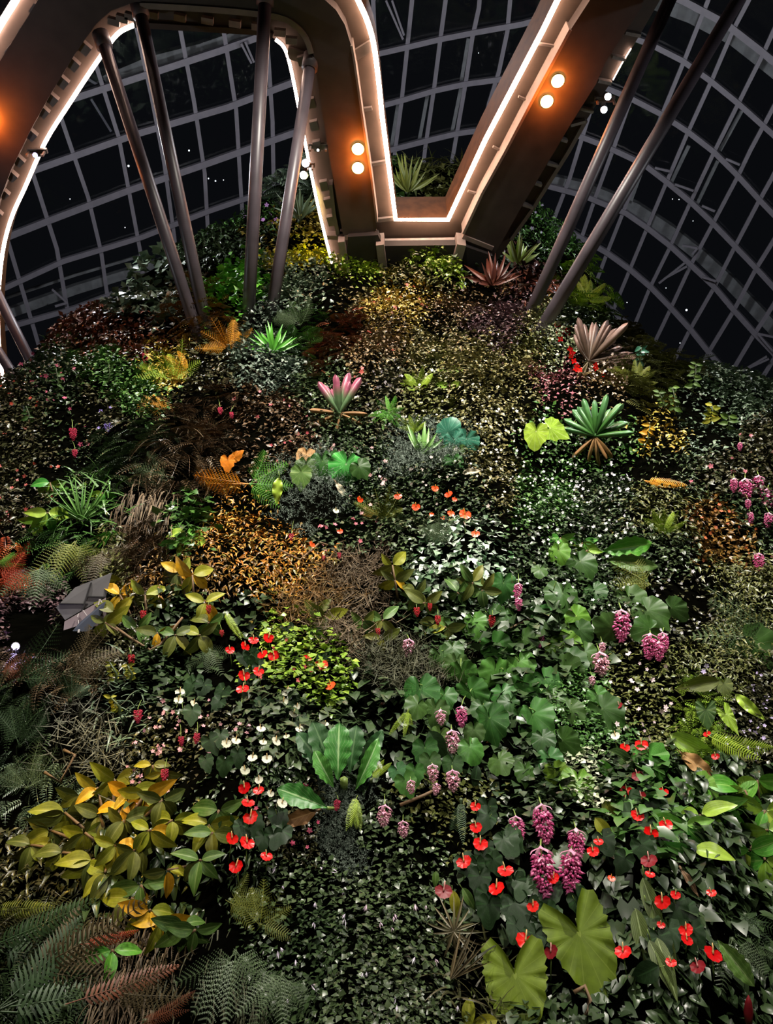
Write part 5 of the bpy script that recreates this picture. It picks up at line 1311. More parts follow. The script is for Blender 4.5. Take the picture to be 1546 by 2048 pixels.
bigleaf('large light green ribbed leaf pair', 'broad_leaf_plant', [('cab1', 1205, 1102, 92, 8, -12, M_lgreen, 1.1), ('cab1', 1212, 1120, 95, -6, -25, M_mgreen, .8)])
bigleaf('largest arrow-shaped leaf', 'arrow_leaf_plant', [('arrow', 1158, 1866, 146, -70, -5, M_arrow, 1.0)])
bigleaf('lime arrow-shaped leaf cut by the frame\'s bottom', 'arrow_leaf_plant', [('arrow', 1030, 1950, 140, -88, -8, M_arrow, 1.05)])
bigleaf('upright pair of narrow pale-veined leaves', 'narrow_leaf_plant', [('long', 1285, 1755, 120, -77, -5, M_long, 1), ('long', 1271, 1816, 112, -85, -5, M_long, 1.15)])
bigleaf('lower trio of narrow pale-veined leaves', 'narrow_leaf_plant', [('long', 1298, 1880, 105, -70, -10, M_long, 1), ('long', 1328, 1858, 76, -80, -10, M_long, 1), ('long', 1314, 1875, 110, -78, -15, M_long, 1)])
bigleaf('bright heart-shaped leaf with fine ribs', 'heart_leaf_plant', [('heart0', 1299, 1512, 72, -80, -6, M_heart, 1.05)])
bigleaf('slanting green leaf beside the ribbed heart leaf', 'heart_leaf_plant', [('ov1', 1218, 1500, 60, -35, -15, M_mgreen, 1.1), ('ov0', 1196, 1520, 52, -50, -10, M_lgreen, 1), ('ov1', 1205, 1600, 50, -55, -10, M_ylime, 1), ('ov1', 1190, 1635, 56, -55, -10, M_ylime, .9)])
bigleaf('long olive leaf above the dry brown one', 'long_leaf', [('ov1', 1340, 1468, 92, -30, -10, M_limeL, .8)], 'leaf')
bigleaf('broad olive leaf seen from below', 'long_leaf', [('ov0', 1440, 1362, 84, -170, -15, M_oliveL, .8), ('heart0', 1448, 1368, 34, -80, -15, M_oliveL, 1)], 'leaf')
bigleaf('pair of olive-green arrow leaves', 'heart_leaf_plant', [('arrow', 1412, 1420, 40, -90, -10, M_mgreen, 1.1), ('arrow', 1452, 1428, 44, -65, -10, M_limeL, .7), ('wavy', 1470, 1388, 70, -45, -10, M_limeL, .8)])
bigleaf('dark glossy heart-shaped leaves under the dry leaf', 'heart_leaf_plant', [('heart0', 1400, 1570, 66, -60, -10, M_lgreen, .9)])
bigleaf('leathery curved leaf with pale rim', 'long_leaf', [('ov2', 1318, 1932, 60, -155, -10, M_dgreen, 1.2)], 'leaf')
bigleaf('ribbed drooping leaf in the dim corner', 'long_leaf', [('cab1', 1435, 1880, 90, -55, -20, M_mgreen, 1)], 'leaf')
bigleaf('lime young leaves at the frame\'s bottom', 'heart_leaf_plant', [('ov0', 940, 1995, 58, -100, -10, M_ylime, 1), ('ov1', 995, 2040, 56, -170, -10, M_ylime, 1)])
bigleaf('lime young leaf spray by the dark bloom', 'heart_leaf_plant', [('ov1', 905, 1780, 52, -80, -10, M_ylime, .8), ('ov1', 925, 1775, 46, -60, -10, M_mgreen, .8), ('ov0', 872, 1742, 30, -95, -10, M_mgreen, 1)])
bigleaf('grey-green palmate leaf fan', 'fan_leaf_plant', [('heart1', 1500, 1290, 90, -45, -20, M_thickd, 1.1)])
bigleaf('dark drooping leaves among blush clusters', 'heart_leaf_plant', [('ov1', 858, 1462, 60, -60, -15, M_dgreen, 1.2), ('heart1', 850, 1495, 54, -85, -10, M_thick, 1), ('heart0', 880, 1470, 50, -100, -5, M_mgreen, .8), ('heart2', 830, 1540, 40, -90, -10, M_thick, 1), ('ov0', 955, 1530, 44, -100, -10, M_dgreen, 1), ('heart1', 810, 1560, 46, -70, -10, M_thick, 1), ('heart2', 905, 1525, 44, -90, -15, M_thickd, 1), ('heart1', 860, 1520, 46, -85, -15, M_thickd, 1), ('heart0', 795, 1540, 40, -60, -15, M_thick, 1)])
for cx, cy, lab, n, L in [(505, 1340, 'dark heart-leaved plant among red blooms', 6, 34), (560, 1440, 'dark heart-leaved plant among white blooms', 6, 34), (520, 1660, 'dark leaves behind the column of red blooms', 6, 44), (955, 1720, 'dark hanging leaves behind red blooms', 6, 52), (1010, 1790, 'dark hanging leaves under red blooms', 6, 56), (1075, 1830, 'glossy hanging leaves below the pink clusters', 6, 56), (1275, 1620, 'glossy green leaves among red blooms', 7, 46), (1345, 1840, 'dark leaves among the lower red blooms', 6, 50), (1250, 1680, 'glossy leaves with bright rims', 6, 46), (1140, 1810, 'dark leaves above the largest arrow leaf', 6, 50), (440, 1500, 'dim heart leaves beside tiny pink flowers', 5, 34), (620, 1290, 'dim broad leaves by the orange blooms', 5, 30), (420, 1400, 'dark green leaf group', 6, 34), (980, 1640, 'dark leaves between clusters and blooms', 5, 44)]:
    it = []
    for k in range(n):
        x, y = cx + R.uniform(-45, 45), cy + R.uniform(-40, 40)
        it.append(('heart%d' % R.randrange(3), x, y, L * R.uniform(.8, 1.2), -90 + R.uniform(-35, 35), R.uniform(-35, 0), M_dgreen, R.uniform(.8, 1)))
    bigleaf(lab, 'anthurium_plant', it, 'plant', 'dark heart-leaved plants')

# ---- dry leaves
def dryleaf(desc, x, y, L, a, m, wid=1, sh='wavy'):
    o = thing('dry_leaf', desc, 'leaf', None, x, y, .3)
    part(o, 'leaf_blade', with_mat(S[sh], m), o.location, basis(x, y, a, -10, 15), L * mpp(x, y), None, wid)
    e = at(x - math.cos(rad(a)) * 14, y + math.sin(rad(a)) * 14, .02)
    stem(o, 'leaf_stalk', [o.location, e], .008, M_wood)


dryleaf('curled brown dry leaf under the cabbage-like plant', 632, 1622, 80, -160, M_dry)
dryleaf('crumpled tan dry leaf below the long olive leaf', 1362, 1506, 80, -38, M_dry)
dryleaf('pale withered leaf under the round leaves', 672, 965, 42, -55, M_pale, .8)
dryleaf('pale curled leaf under the teal leaves', 924, 946, 38, 10, M_pale, .9)
dryleaf('brown dry leaf hanging by the light green shrub', 1362, 1738, 56, -60, M_dry, .6)

# ---- cabbage-like rosette
o = thing('cabbage_rosette', 'cabbage-like rosette of large white-ribbed leaves', 'plant', None, 690, 1575, .05)
for (x, y, L, a, t, m, sh, wd_, lf) in [(676, 1560, 108, 91, -6, M_cabb, 'cab0', .95, .42), (662, 1535, 95, 112, -10, M_cabbd, 'cab0', .95, .30), (700, 1545, 92, 84, -5, M_cabbd, 'cab0', .95, .24), (668, 1575, 78, 122, -15, M_cabb, 'cab1', 1.0, .45), (710, 1580, 105, 62, -12, M_cabb, 'cab1', .75, .42), (715, 1530, 82, 50, -10, M_cabbd, 'cab1', .9, .3), (655, 1545, 100, 128, -5, M_cabbd, 'cab1', 1.0, .26)]:
    c = at(x, y, lf); part(o, 'leaf', with_mat(S[sh], m), c, basis(x, y, a, t, R.uniform(-10, 10)), L * mpp(x, y), None, wd_)
stem(o, 'crown_stem', [at(688, 1580, .02), at(688, 1560, .3)], .03, M_stalk)
o = thing('cabbage_leaf', 'single ribbed leaf lying sideways beside the cabbage-like rosette', 'leaf', None, 655, 1616, .34)
part(o, 'leaf_blade', with_mat(S['cab0'], M_cabb), o.location, basis(655, 1616, 158, -10, -10), 105 * mpp(655, 1616), None, .8)
stem(o, 'leaf_stalk', [o.location, at(680, 1618, .02)], .012, M_stalk)


# ---- rosettes: bromeliads and strap-leaved plants
def rosette(desc, name, x, y, n, L, a0, a1, m, sh='strap', lift=.2, wid=1.0, tilt=(-35, 25), dry=0, drycol=None, cat='plant'):
    o = thing(name, desc, cat, None, x, y, lift)
    s = mpp(x, y)
    for k in range(n):
        a = a0 + (a1 - a0) * (k + .5) / n + R.uniform(-5, 5)
        b = basis(x, y, a, R.uniform(*tilt), R.uniform(-15, 15))
        part(o, 'leaf', with_mat(S['%s%d' % (sh, k % 3)], m), o.location + b.col[2] * R.uniform(-.02, .06) * L * s, b, L * s * R.uniform(.8, 1.08), None, wid)
    for k in range(dry):
        a = -90 + (k - (dry - 1) / 2) * 26 + R.uniform(-8, 8)
        part(o, 'dry_leaf', with_mat(S['%s%d' % ('wavy' if False else 'strap', k % 3)], drycol or M_dry), o.location, basis(x, y, a, -15, R.uniform(-30, 30)), L * s * R.uniform(.5, .9), 'withered brown leaf under the rosette', wid * .9)
    stem(o, 'crown_stem', [o.location + ray(x, y) * .05 * L * s, at(x, y + 4, .0)], [.06 * L * s, .09 * L * s], M_stalkd)
    return o


rosette('pink-tipped grey-green bromeliad', 'bromeliad', 678, 826, 12, 76, 50, 130, M_brom, 'strap', .6, 1.3, (-15, 15), 8, M_dry)
rosette('green rosette bromeliad', 'bromeliad', 1190, 872, 26, 70, 4, 172, M_bromg, 'strap', .45, 1.15, (-30, 25), 5, M_dry)
rosette('brown rosette bromeliad', 'bromeliad', 1178, 722, 18, 88, -12, 130, M_bromb, 'strap', .4, 1.0, (-25, 25), 4, M_bromp)
rosette('russet bromeliad near the walkway end', 'bromeliad', 985, 570, 14, 60, 10, 170, M_bromr, 'lance', .35, 1.4, (-30, 25))
rosette('thin-leaved pale bromeliad', 'bromeliad', 908, 1862, 18, 62, -180, 180, M_bromp, 'lance', .3, .8, (-30, 20))
rosette('vivid green strap-leaved tuft', 'strap_leaved_plant', 545, 705, 18, 58, 12, 168, M_strapl, 'lance', .35, 1.3, (-25, 25))
rosette('green strap-leaved plant beside the blue-grey bush', 'strap_leaved_plant', 845, 908, 12, 62, 15, 140, M_strapg, 'lance', .3, 1.5, (-20, 20))
rosette('pale lime spiky tuft by the strut', 'strap_leaved_plant', 1035, 530, 14, 58, 25, 140, LM('pale_lime_strap', ['#a8b858', '#b8c868', '#8ca448'], rough=.4), 'lance', .4, 1.3, (-25, 25))
rosette('spiky skyline tuft seen through the walkway opening', 'strap_leaved_plant', 815, 385, 22, 66, 20, 150, M_f_olive, 'lance', .8, .9, (-25, 25))
rosette('grassy tuft of long blades', 'grass_tuft', 165, 1040, 16, 90, 20, 160, M_strapg, 'lance', .2, .5, (-25, 20))
rosette('dark green grassy clump', 'grass_tuft', 225, 1060, 14, 80, 200, 340, M_f_green, 'lance', .25, .5, (-25, 20))
rosette('long dim grass blades by the thin-leaved bromeliad', 'grass_tuft', 900, 1960, 9, 110, 20, 80, M_f_brown, 'lance', .2, .4, (-20, 10))
rosette('pale strap tuft at the skyline by the yellow foliage', 'strap_leaved_plant', 600, 440, 16, 64, 30, 160, M_f_grey, 'lance', .5, .9, (-25, 20))


# ---- ferns
def fern(desc, x, y, n, L, a0, a1, m, sh='frond', lift=.18, wid=1.0, tilt=(-55, 15), extra=None):
    o = thing('fern', desc, 'fern', None, x, y, lift)
    s = mpp(x, y)
    for k in range(n):
        a = a0 + (a1 - a0) * (k + .5) / n + R.uniform(-7, 7)
        b = basis(x, y, a, R.uniform(*tilt), R.uniform(-20, 20))
        part(o, 'frond', with_mat(S['%s%d' % (sh, R.randrange(3))], m), o.location + b.col[2] * R.uniform(0, .05), b, L * s * R.uniform(.85, 1.12), None, wid)
    if extra:
        for (a, LL, mm) in extra:
            part(o, 'frond', with_mat(S[sh + '1'], mm), o.location, basis(x, y, a, -8, 10), LL * s, 'orange ageing frond', 1)
    stem(o, 'crown', [o.location, at(x, y + 6, 0)], .015, M_stalkd)


fern('vivid green fern with one orange frond', 500, 968, 5, 78, -60, 70, M_f_green, 'bip', .35, 1.0, extra=[(178, 112, M_orange), (186, 100, M_f_amber)])
fern('olive fern with an orange tuft', 762, 1040, 8, 62, 20, 165, M_f_olive, 'bip', extra=[(150, 44, M_f_amber), (170, 40, M_f_amber)])
fern('upright dull green fern', 872, 1090, 8, 62, 40, 140, M_f_grey, 'bip')
fern('amber-lit fern at the strut feet', 460, 700, 9, 62, 20, 200, M_f_amber, 'bip', .3)
fern('yellow-green fern on the slope', 345, 760, 9, 70, 0, 220, M_f_lime, 'bip', .3)
fern('hanging amber fern', 308, 790, 7, 60, -140, -30, M_f_amber, 'bip', .3)
fern('yellow fern by the amber strip plants', 375, 745, 6, 48, 100, 260, M_f_amber, 'frond', .3)
fern('large grey-green drooping fern', 470, 1905, 8, 120, -150, -15, M_f_grey, 'bip', .3)
fern('grey-green fern nearest the bottom edge', 565, 1950, 7, 105, -150, -20, M_f_grey, 'bip', .3)
fern('dim fern above the large drooping fern', 520, 1850, 6, 80, -20, 160, M_f_olive, 'bip', .2)
fern('dark arching fern in the lower corner', -20, 1895, 6, 240, -25, 40, M_f_dark, 'frond', .35, .9)
fern('broad dark fern low in the corner', -10, 2020, 6, 270, -10, 55, M_f_dark, 'frond', .3, 1.0)
fern('dusky brown fern with long arching fronds', 60, 1940, 6, 230, -10, 50, M_f_brown, 'frond', .28, .9)
fern('amber-green single fern frond at the edge', -10, 1822, 2, 118, 5, 18, M_f_olive, 'frond', .4, 1.0)
fern('short red fern frond', 160, 1888, 1, 125, 12, 16, M_f_red, 'frond', .45, .8)
fern('long rust-red fern frond', 130, 2012, 1, 262, 14, 18, M_f_rust, 'frond', .45, .7)
fern('second rust fern frond, lowest one', 290, 2042, 2, 90, 10, 25, M_f_rust, 'frond', .4, .8)
fern('dark brown-green fern under the red frond', 230, 1985, 6, 140, -40, 40, M_f_brown, 'bip', .3)
fern('green sword fern frond beside the ridge', 1420, 1472, 2, 135, -28, -18, M_f_lime, 'frond', .4, 1.0)
fern('amber fern frond with white flowers behind', 1290, 962, 3, 80, -30, 0, M_f_amber, 'frond', .3)
fern('tree-fern fronds reaching in from the edge', 1560, 1290, 6, 150, 120, 220, M_f_grey, 'bip', .4)
fern('ribbed dim fern above the corner leaves', 1465, 1880, 5, 90, -120, -20, M_f_grey, 'bip', .3)
fern('feathery dim fern near the edge', 1490, 1830, 5, 80, -130, -20, M_f_dark, 'bip', .3)
fern('yellow-green fern beside the outer strut', 1170, 600, 9, 54, 0, 170, M_f_lime, 'frond', .35)
fern('small lime fern among olive coleus', 835, 780, 8, 44, 20, 200, M_f_lime, 'frond', .35)
fern('small green fern beside the pink-tipped bromeliad', 775, 825, 9, 42, 0, 360, M_f_green, 'frond', .3)
fern('lime fern beside the strap-leaved plant', 827, 865, 6, 40, 30, 160, M_f_lime, 'frond', .35)
fern('dim brown fern by the grey panel', 130, 1345, 8, 115, -30, 70, M_f_brown, 'bip', .3)
fern('dim fern under the cave', 40, 1360, 7, 110, -20, 80, M_f_dark, 'bip', .25)
fern('upright dark fern at the edge', 40, 1490, 7, 90, 30, 140, M_f_dark, 'bip', .25)
fern('soft green fern at the edge beside pale twigs', 55, 1575, 8, 80, 20, 200, M_f_grey, 'bip', .25)
fern('hanging sword fern above the green creeper', 738, 1312, 2, 66, -96, -84, M_f_dark, 'frond', .3, .8)
fern('lime sword fern beside the round leaves', 815, 1420, 3, 56, -130, -60, M_f_lime, 'frond', .35, .8)
fern('lime sword fern below the cabbage-like rosette', 712, 1600, 4, 58, -120, -65, M_f_lime, 'frond', .35, .9)
fern('pale fern frond near a white flower', 742, 1560, 2, 55, 40, 60, M_f_lime, 'frond', .3, .8)
fern('long hanging fern below blush clusters', 922, 1600, 2, 90, -98, -88, M_f_dark, 'frond', .3, .8)
fern('lime fern frond hanging by the twiggy shrub', 450, 1228, 2, 60, -65, -40, M_f_lime, 'frond', .35, .8)
fern('grey brushy fern above the dry strands', 345, 955, 7, 84, 150, 230, M_f_grey, 'bip', .25)
fern('rust-red fern at the edge', -5, 1165, 6, 80, -10, 60, M_f_red, 'bip', .35)
fern('bright green leaf tuft at the edge above the rust fern', -5, 1130, 4, 44, -10, 60, M_f_green, 'frond', .35)
fern('orange-brown fern under the blue-white lamp', -5, 1345, 5, 80, -15, 35, M_f_rust, 'bip', .3)
fern('hanging green fern over the cave', 150, 1085, 8, 84, -150, -30, M_f_olive, 'bip', .4)
fern('drooping brown fern over the grey panel', 205, 1105, 8, 78, -150, -40, M_f_brown, 'bip', .4)
fern('dark hanging fern at the cave\'s rim', 85, 1135, 8, 86, -150, -30, M_f_grey, 'bip', .4)
fern('dark fern mass left of the dry strands', 245, 1085, 7, 80, -130, -40, M_f_brown, 'bip', .35)
fern('low green fern above the silvery shrub', 600, 650, 8, 60, 60, 200, M_f_grey, 'bip', .3)
fern('olive fern by the pink coleus ridge', 1270, 770, 8, 52, 0, 180, M_f_olive, 'frond', .3)
fern('grey-green dim fern in the hollow', 1300, 1170, 6, 80, 120, 220, M_f_olive, 'bip', .3)
fern('dark fern between shrubs', 420, 1300, 6, 60, -140, 0, M_f_grey, 'bip', .25)
fern('small shaded fern under the drooping branch', 460, 1800, 5, 70, -60, 60, M_f_olive, 'bip', .25)
fern('fern tuft on the ridge beside the hollow', 1330, 1065, 7, 50, 20, 160, M_f_lime, 'frond', .3)
fern('brown hanging fern by the amber mound', 440, 860, 7, 70, 150, 330, M_f_brown, 'bip', .3)
fern('small dim fern above the pale twigs', 140, 1400, 5, 60, 40, 140, M_f_dark, 'bip', .3)


# ---- upright leafy stems on the skyline and in the bed
def sprig(desc, x, y, x2, y2, m, n=7, L=13, lift=.3):
    o = thing('leafy_shoot', desc, 'plant', 'upright leafy shoots', x, y, lift)
    s = mpp(x, y); P0 = o.location; d0 = (P0 - CAM).length
    P1 = CAM + ray(x2, y2) * d0
    stem(o, 'stem', [P0, (P0 + P1) / 2 + camR * .03, P1], [.012, .010, .006], M_stalkd)
    for k in range(n):
        t = .25 + .75 * k / (n - 1); c = P0.lerp(P1, t)
        for sd_ in (0, 180):
            b = basis(x, y, sd_ + R.uniform(-30, 30), R.uniform(-30, 30), R.uniform(-30, 30))
            part(o, 'leaf', with_mat(S['ov%d' % R.randrange(3)], m), c, b, L * s * R.uniform(.7, 1.2))


for a in [('slender leafy stem standing tall on the skyline', 1383, 790, 1392, 728, M_mgreen, 7, 15), ('shorter leafy stem on the skyline', 1350, 830, 1345, 775, M_mgreen, 6, 14), ('thin skyline stem with sparse leaves', 1330, 820, 1318, 785, M_mgreen, 5, 12), ('broad-leaved stem on the skyline', 1420, 850, 1425, 812, M_ylime, 6, 16), ('last leafy stem towards the big strut', 1455, 860, 1458, 832, M_mgreen, 5, 18), ('pale-leaved stem above the brown bromeliad', 1275, 735, 1283, 695, M_teal, 5, 14), ('thin stem on the skyline beside the pink flowers', 115, 790, 112, 735, M_thickd, 6, 12), ('skyline stem in front of the window bars', 215, 770, 218, 728, M_thickd, 6, 11), ('leafy stem by the lower struts', 60, 850, 52, 812, M_thickd, 5, 14), ('yellow leafy stem in the dark shrub', 1285, 905, 1300, 850, M_amber, 8, 14),
          ('yellow-tipped stem beside the grassy tufts', 232, 1370, 220, 1325, M_ylime, 7, 13), ('second yellow-tipped stem', 260, 1365, 255, 1330, M_ylime, 7, 13), ('third yellow-tipped stem', 240, 1430, 222, 1395, M_ylime, 7, 13)]: sprig(*a)

# ---- red flower spike in the corner
o = thing('red_flower_spike', 'tall red flower spike in the lowest corner', 'flower', None, 1497, 2045, .3)
q = MB(); s = mpp(1497, 2045)
q.tube([(0, 0, 0), camU * (20 * s), camU * (40 * s), camU * (52 * s)], [7 * s, 9 * s, 6 * s, 1 * s], 10); q.build('spike', [M_redd], o, True)
stem(o, 'stalk', [o.location, at(1490, 2080, 0)], .01, M_stalkd)

# ---- branches
for desc, pts in [('bare branch among the dark shrub leaves', [(960, 1285), (1010, 1262), (1052, 1240), (1085, 1238)]), ('curved bare twig over the amber foliage', [(560, 1100), (600, 1120), (640, 1085), (655, 1090)]), ('thin grey twig slanting below the blush clusters', [(800, 1610), (850, 1590), (880, 1575)]), ('pale crooked twig above the amber shrub', [(90, 1545), (120, 1565), (150, 1510), (128, 1500)]), ('pale curved rootlet below the largest arrow leaf', [(1148, 1985), (1170, 1972), (1180, 2000), (1172, 2030)]), ('bare forked branch of the curling-leaf shrub', [(225, 1250), (260, 1275), (300, 1300), (320, 1290), (365, 1235)])]:
    o = thing('bare_twig', desc, 'twig', None, pts[0][0], pts[0][1], .25)
    if 'forked' in desc or True: stem(o, 'twig_wood', [at(x, y, .28) for x, y in pts], [.012] * len(pts), M_wood)

# ---- recess with grey wall panels at the cave, the curved reflector and its lamp
pan = pmat('mauve_grey_panel', '#8a7c80', .5, noise_amt=.15, nscale=3)
pan2 = pmat('pale_grey_wall_panel', '#6c6a6c', .6, noise_amt=.2, nscale=3)
seam = pmat('panel_seam', '#1c1a1c', .7)
sil = pmat('silver_tie_and_glint', '#d8d0d0', .4)
Pn, sn, nn = hit(170, 1250, .04)


def quadpx(corners, lift): return [CAM + ray(x, y) * ((Pn - CAM).length - lift) for x, y in corners]


def slabpx(m, corners, lift, th=.06):
    q = quadpx(corners, lift); b = len(m.v); k = len(q)
    m.v += q; m.v += [p + ray(170, 1250) * th for p in q]
    m.f.append([b + i for i in range(k)]); m.m.append(0)
    m.f.append([b + k + i for i in range(k)][::-1]); m.m.append(0)
    for i in range(k): m.f.append((b + i, b + k + i, b + k + (i + 1) % k, b + (i + 1) % k)); m.m.append(0)


def px_thing(name, desc, cat, x, y): return thing(name, desc, cat, None, x, y, loc=CAM + ray(x, y) * (Pn - CAM).length)


def px_part(o, name, corners, lift, m, th=.06):
    q = MB(); slabpx(q, corners, lift, th); q.v = [v - o.location for v in q.v]; return q.build(name, [m], o)


o = px_thing('wall_cladding_unit', 'mauve-grey cladding panel showing through the plants by the cave', 'panel', 165, 1250)
px_part(o, 'lower_panel', [(129, 1243), (212, 1195), (214, 1310), (120, 1325)], 0.0, pan)
px_part(o, 'upper_panel', [(150, 1175), (224, 1145), (212, 1193), (130, 1240), (112, 1215)], -.12, pan2)
for c_ in ([(181, 1165), (184, 1165), (166, 1222), (163, 1222)], [(175, 1192), (212, 1193), (212, 1195), (175, 1194)], [(118, 1206), (176, 1207), (176, 1209), (118, 1208)]): px_part(o, 'seam', c_, -.1, seam, .02)
for c_ in ([(199, 1198), (203, 1205)], [(198, 1198), (196, 1210)], [(165, 1220), (173, 1231)], [(156, 1227), (154, 1234)], [(190, 1255), (189, 1305)], [(152, 1277), (151, 1287)], [(156, 1240), (156, 1248)], [(148, 1298), (147, 1308)]):
    px_part(o, 'tie_wire', [c_[0], (c_[0][0] + 2, c_[0][1]), (c_[1][0] + 2, c_[1][1]), c_[1]], .05, sil, .02)
o = px_thing('curved_banner', 'blue-grey curved banner before the cladding panel', 'banner', 165, 1258)  # transparent crescent banner, built as an opaque blade
gb = pmat('blue_grey_banner', '#5c6272', .25, metal=.3)
px_part(o, 'blade', [(132, 1288), (142, 1266), (158, 1246), (178, 1229), (205, 1206), (212, 1203), (204, 1225), (196, 1240), (184, 1258), (166, 1266), (148, 1278)], .08, gb, .03)
px_part(o, 'glint', [(156, 1259), (160, 1258), (159, 1265), (155, 1265)], .12, sil, .02)  # pale plate put in place of a highlight on the blade
q = MB(); a_, b_ = quadpx([(178, 1263), (174, 1278)], .10); q.tube([a_ - o.location, b_ - o.location], .012, 6); q.build('support_pin', [seam], o)
o = px_thing('cave_lamp', 'blue-white lamp glowing in the dark cave', 'lamp', 31, 1293)
q = MB(); tc_ = -ray(31, 1293)
q.tube([tc_ * -.25, tc_ * -.05, tc_ * .02], [.03, .04, .042], 12); q.build('lamp_body', [lamp_b], o, True)
q = MB(); q.tube([tc_ * .02, tc_ * .04], [.034, .026], 12); q.build('lens', [pmat('violet_white_lens', (1, 1, 1), .3, emit=(.62, .52, 1.0), estr=9)], o, True)
light('POINT', o.location + tc_ * .12, 2.2, (.55, .45, 1.0), size=.05)
o.location = o.location

# ---- lamp reflections in the glass, added as small glowing bodies beyond the panes
gl_m = pmat('lamp_reflection_glow', (1, 1, 1), .4, emit=(.9, .95, 1.0), estr=2.0)
cap_b = pmat('reflection_cap_dark', '#222222', .6)
if 'far' not in S:
    q = MB(); q.tube([(0, 0, -.5), (0, 0, -.25), (0, 0, .25), (0, 0, .5)], [.2, .5, .5, .2], 10); S['far'] = mesh('reflection_bulb', q.v, q.f, [gl_m], q.m)
    q = MB(); q.tube([(0, 0, .4), (0, 0, .9)], [.55, .3], 10); S['farh'] = mesh('reflection_cap', q.v, q.f, [cap_b], q.m)
for x, y, r_ in [(378, 301, 4), (417, 357, 3.2), (431, 362, 3.6), (447, 360, 2.5), (257, 332, 5), (140, 398, 2.6), (326, 417, 3), (367, 468, 3), (219, 562, 5), (231, 587, 3.2), (244, 590, 4.5), (464, 410, 2.2), (250, 455, 2.4), (1220, 576, 2.2), (1217, 588, 2.6), (1332, 576, 2), (1373, 620, 5), (1358, 399, 2), (1345, 398, 2.2), (1386, 442, 2), (1181, 505, 2), (957, 106, 2), (1360, 686, 2.5), (1254, 605, 2.5)]:
    p = shell(x, y, SR + 6); o = thing('lamp_reflection', 'tiny lamp reflection in the glass', 'lamp', 'lamp reflections modelled beyond the glass', x, y, loc=p)
    k = .75 * r_ * (p - CAM).dot(camF) / F
    part(o, 'reflection_bulb', S['far'], p, Matrix.Identity(3), k); part(o, 'reflection_cap', S['farh'], p, Matrix.Identity(3), k)

# ------------------------------------------------------------------ labels: what it is, then where it stands among its neighbours
MARKS = [('pink-tipped bromeliad', 678, 800), ('green rosette bromeliad', 1190, 845), ('brown bromeliad', 1195, 690), ('orange-fronded fern', 480, 965), ('bright round leaf', 692, 928), ('amber twiggy mound', 530, 1110), ('big amber-leaved shrub', 225, 1640), ('cabbage-like rosette', 675, 1525), ('biggest pink cluster', 1083, 1690), ('largest arrow leaf', 1165, 1880), ('grey cladding panel', 165, 1240), ('ribbed heart leaf', 1299, 1530), ('vivid strap tuft', 545, 690), ('teal round leaves', 915, 880), ('walkway end box', 840, 515), ('twin white floodlight', 610, 338), ('light green shrub', 1390, 1660), ('narrow pale-veined leaves', 1290, 1820),
         ('lime creeper patch', 605, 1345), ('light ribbed leaf pair', 1250, 1105), ('blue-white cave lamp', 31, 1293), ('large drooping fern', 470, 1930), ('round-leaved thicket', 1000, 1370), ('yellow-lit foliage', 630, 500), ('front strut feet', 410, 660), ('tree-fern fronds', 1490, 1270)]
ORD = ['closest', 'second closest', 'third closest', 'fourth closest', 'fifth closest', 'sixth closest', 'seventh closest', 'eighth closest', 'ninth closest', 'tenth closest', 'eleventh closest', 'twelfth closest', 'thirteenth closest', 'fourteenth closest']


def relation(x, y):
    best = min(MARKS, key=lambda m: (m[1] - x) ** 2 + (m[2] - y) ** 2)
    dx, dy = x - best[1], y - best[2]
    if math.hypot(dx, dy) < 22: r = 'at'
    elif abs(dx) > abs(dy) * 1.3: r = 'left of' if dx < 0 else 'right of'
    elif abs(dy) > abs(dx) * 1.3: r = 'above' if dy < 0 else 'below'
    else: r = ('above' if dy < 0 else 'below') + ' and ' + ('left of' if dx < 0 else 'right of')
    return r, best[0], math.hypot(dx, dy)


from collections import Counter, defaultdict
cnt = Counter(d for _, d, _, _ in ITEMS)
buckets = defaultdict(list)
for o, d, x, y in ITEMS:
    if o.get('label'): continue
    if cnt[d] == 1 and len(d.split()) >= 4 and not d.startswith('tiny lamp'): o['label'] = d; continue
    r, m, dd = relation(x, y); buckets[(d, r, m)].append((dd, o))
for o, d, x, y in STUFF:
    r, m, dd = relation(x, y); buckets[(d, r, m)].append((dd, o))
for (d, r, m), L_ in buckets.items():
    L_.sort(key=lambda q: q[0])
    for i, (dd, o) in enumerate(L_):
        o['label'] = '%s %s the %s' % (d, r, m) if len(L_) == 1 else '%s, %s %s the %s' % (d, ORD[min(i, len(ORD) - 1)], r, m)

# ------------------------------------------------------------------ light
wd = bpy.data.worlds.new('night'); scene.world = wd; wd.use_nodes = True
wd.node_tree.nodes['Background'].inputs[0].default_value = (0.5, 0.55, 0.7, 1)
wd.node_tree.nodes['Background'].inputs[1].default_value = 0.006
WHITE = (1.0, 0.93, 0.82); COOL = (0.88, 0.95, 1.0)
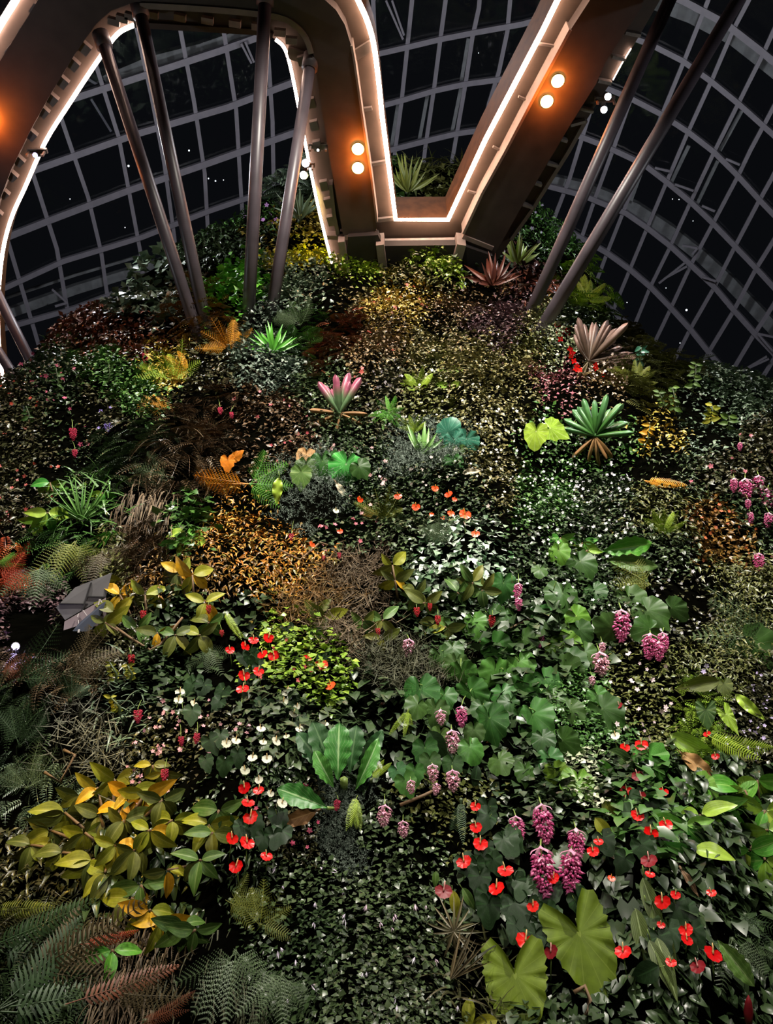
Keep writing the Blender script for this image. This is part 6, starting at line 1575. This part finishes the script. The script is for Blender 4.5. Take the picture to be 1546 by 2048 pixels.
# floodlights hung under the overhead walkway behind the viewer, garden floods beside the path, and two added side fills
light('SPOT', (-3.5, -3.0, 15.0), 10500, WHITE, (-1.5, 8.5, 9.0), 0.25, 75, 0.9)
light('SPOT', (3.8, -3.0, 15.0), 10500, WHITE, (2.0, 8.0, 7.5), 0.25, 75, 0.9)
light('SPOT', (0.5, 0.5, 20.5), 11000, WHITE, (0.5, 11.0, 15.5), 0.25, 80, 0.9)
light('SPOT', (2.2, -5.0, 4.2), 800, WHITE, (1.6, 5.5, 3.6), 0.15, 60, 0.9)
light('SPOT', (7.0, 0.0, 17.0), 3200, WHITE, hit(1380, 950)[0], 0.2, 50, 0.9)  # added fill for the right skyline, no fixture there
light('SPOT', (-7.0, 0.0, 17.0), 3000, WHITE, hit(180, 900)[0], 0.2, 50, 0.9)  # added fill for the left slope, no fixture there
light('SPOT', (-3.5, -2.5, 4.5), 450, WHITE, (-1.4, 5.5, 3.4), 0.15, 70, 0.9)
# coloured spots added to tint single patches of foliage
light('SPOT', W(612, 345, H - 0.6), 3000, (1.0, 0.9, 0.25), hit(630, 500)[0], 0.1, 35, 0.8)
light('SPOT', (-6.0, 2.0, 16.0), 2200, (1.0, 0.62, 0.12), hit(480, 1090)[0], 0.1, 14, 0.9)
light('SPOT', (-5.0, -1.0, 9.0), 2600, (1.0, 0.66, 0.10), hit(235, 1600)[0], 0.1, 14, 0.9)
light('SPOT', (-6.0, 2.0, 16.5), 2200, (1.0, 0.62, 0.10), hit(330, 760)[0], 0.1, 10, 0.9)
light('SPOT', (5.0, -1.0, 11.0), 1500, (0.75, 1.0, 0.75), hit(1050, 1330)[0], 0.1, 26, 0.9)
# added fill points around the walkway so the dome bars read grey
for x, y, z, e in ((-9, 12, 27, 1300), (9, 11, 27, 1300), (0, 8, 27, 900), (14, 8, 17, 500), (-15, 10, 12, 500)):
    light('POINT', (x, y, z), e, (0.95, 0.95, 1.0), size=0.3)

scene.view_settings.view_transform = 'Standard'
scene.view_settings.look = 'None'
scene.view_settings.gamma = 1.0
scene.view_settings.exposure = 0.2
scene.view_settings.use_curve_mapping = False
c = scene.cycles
c.max_bounces = 4; c.diffuse_bounces = 2; c.glossy_bounces = 2; c.transmission_bounces = 2; c.transparent_max_bounces = 6
c.caustics_reflective = False; c.caustics_refractive = False
c.sample_clamp_indirect = 4.0
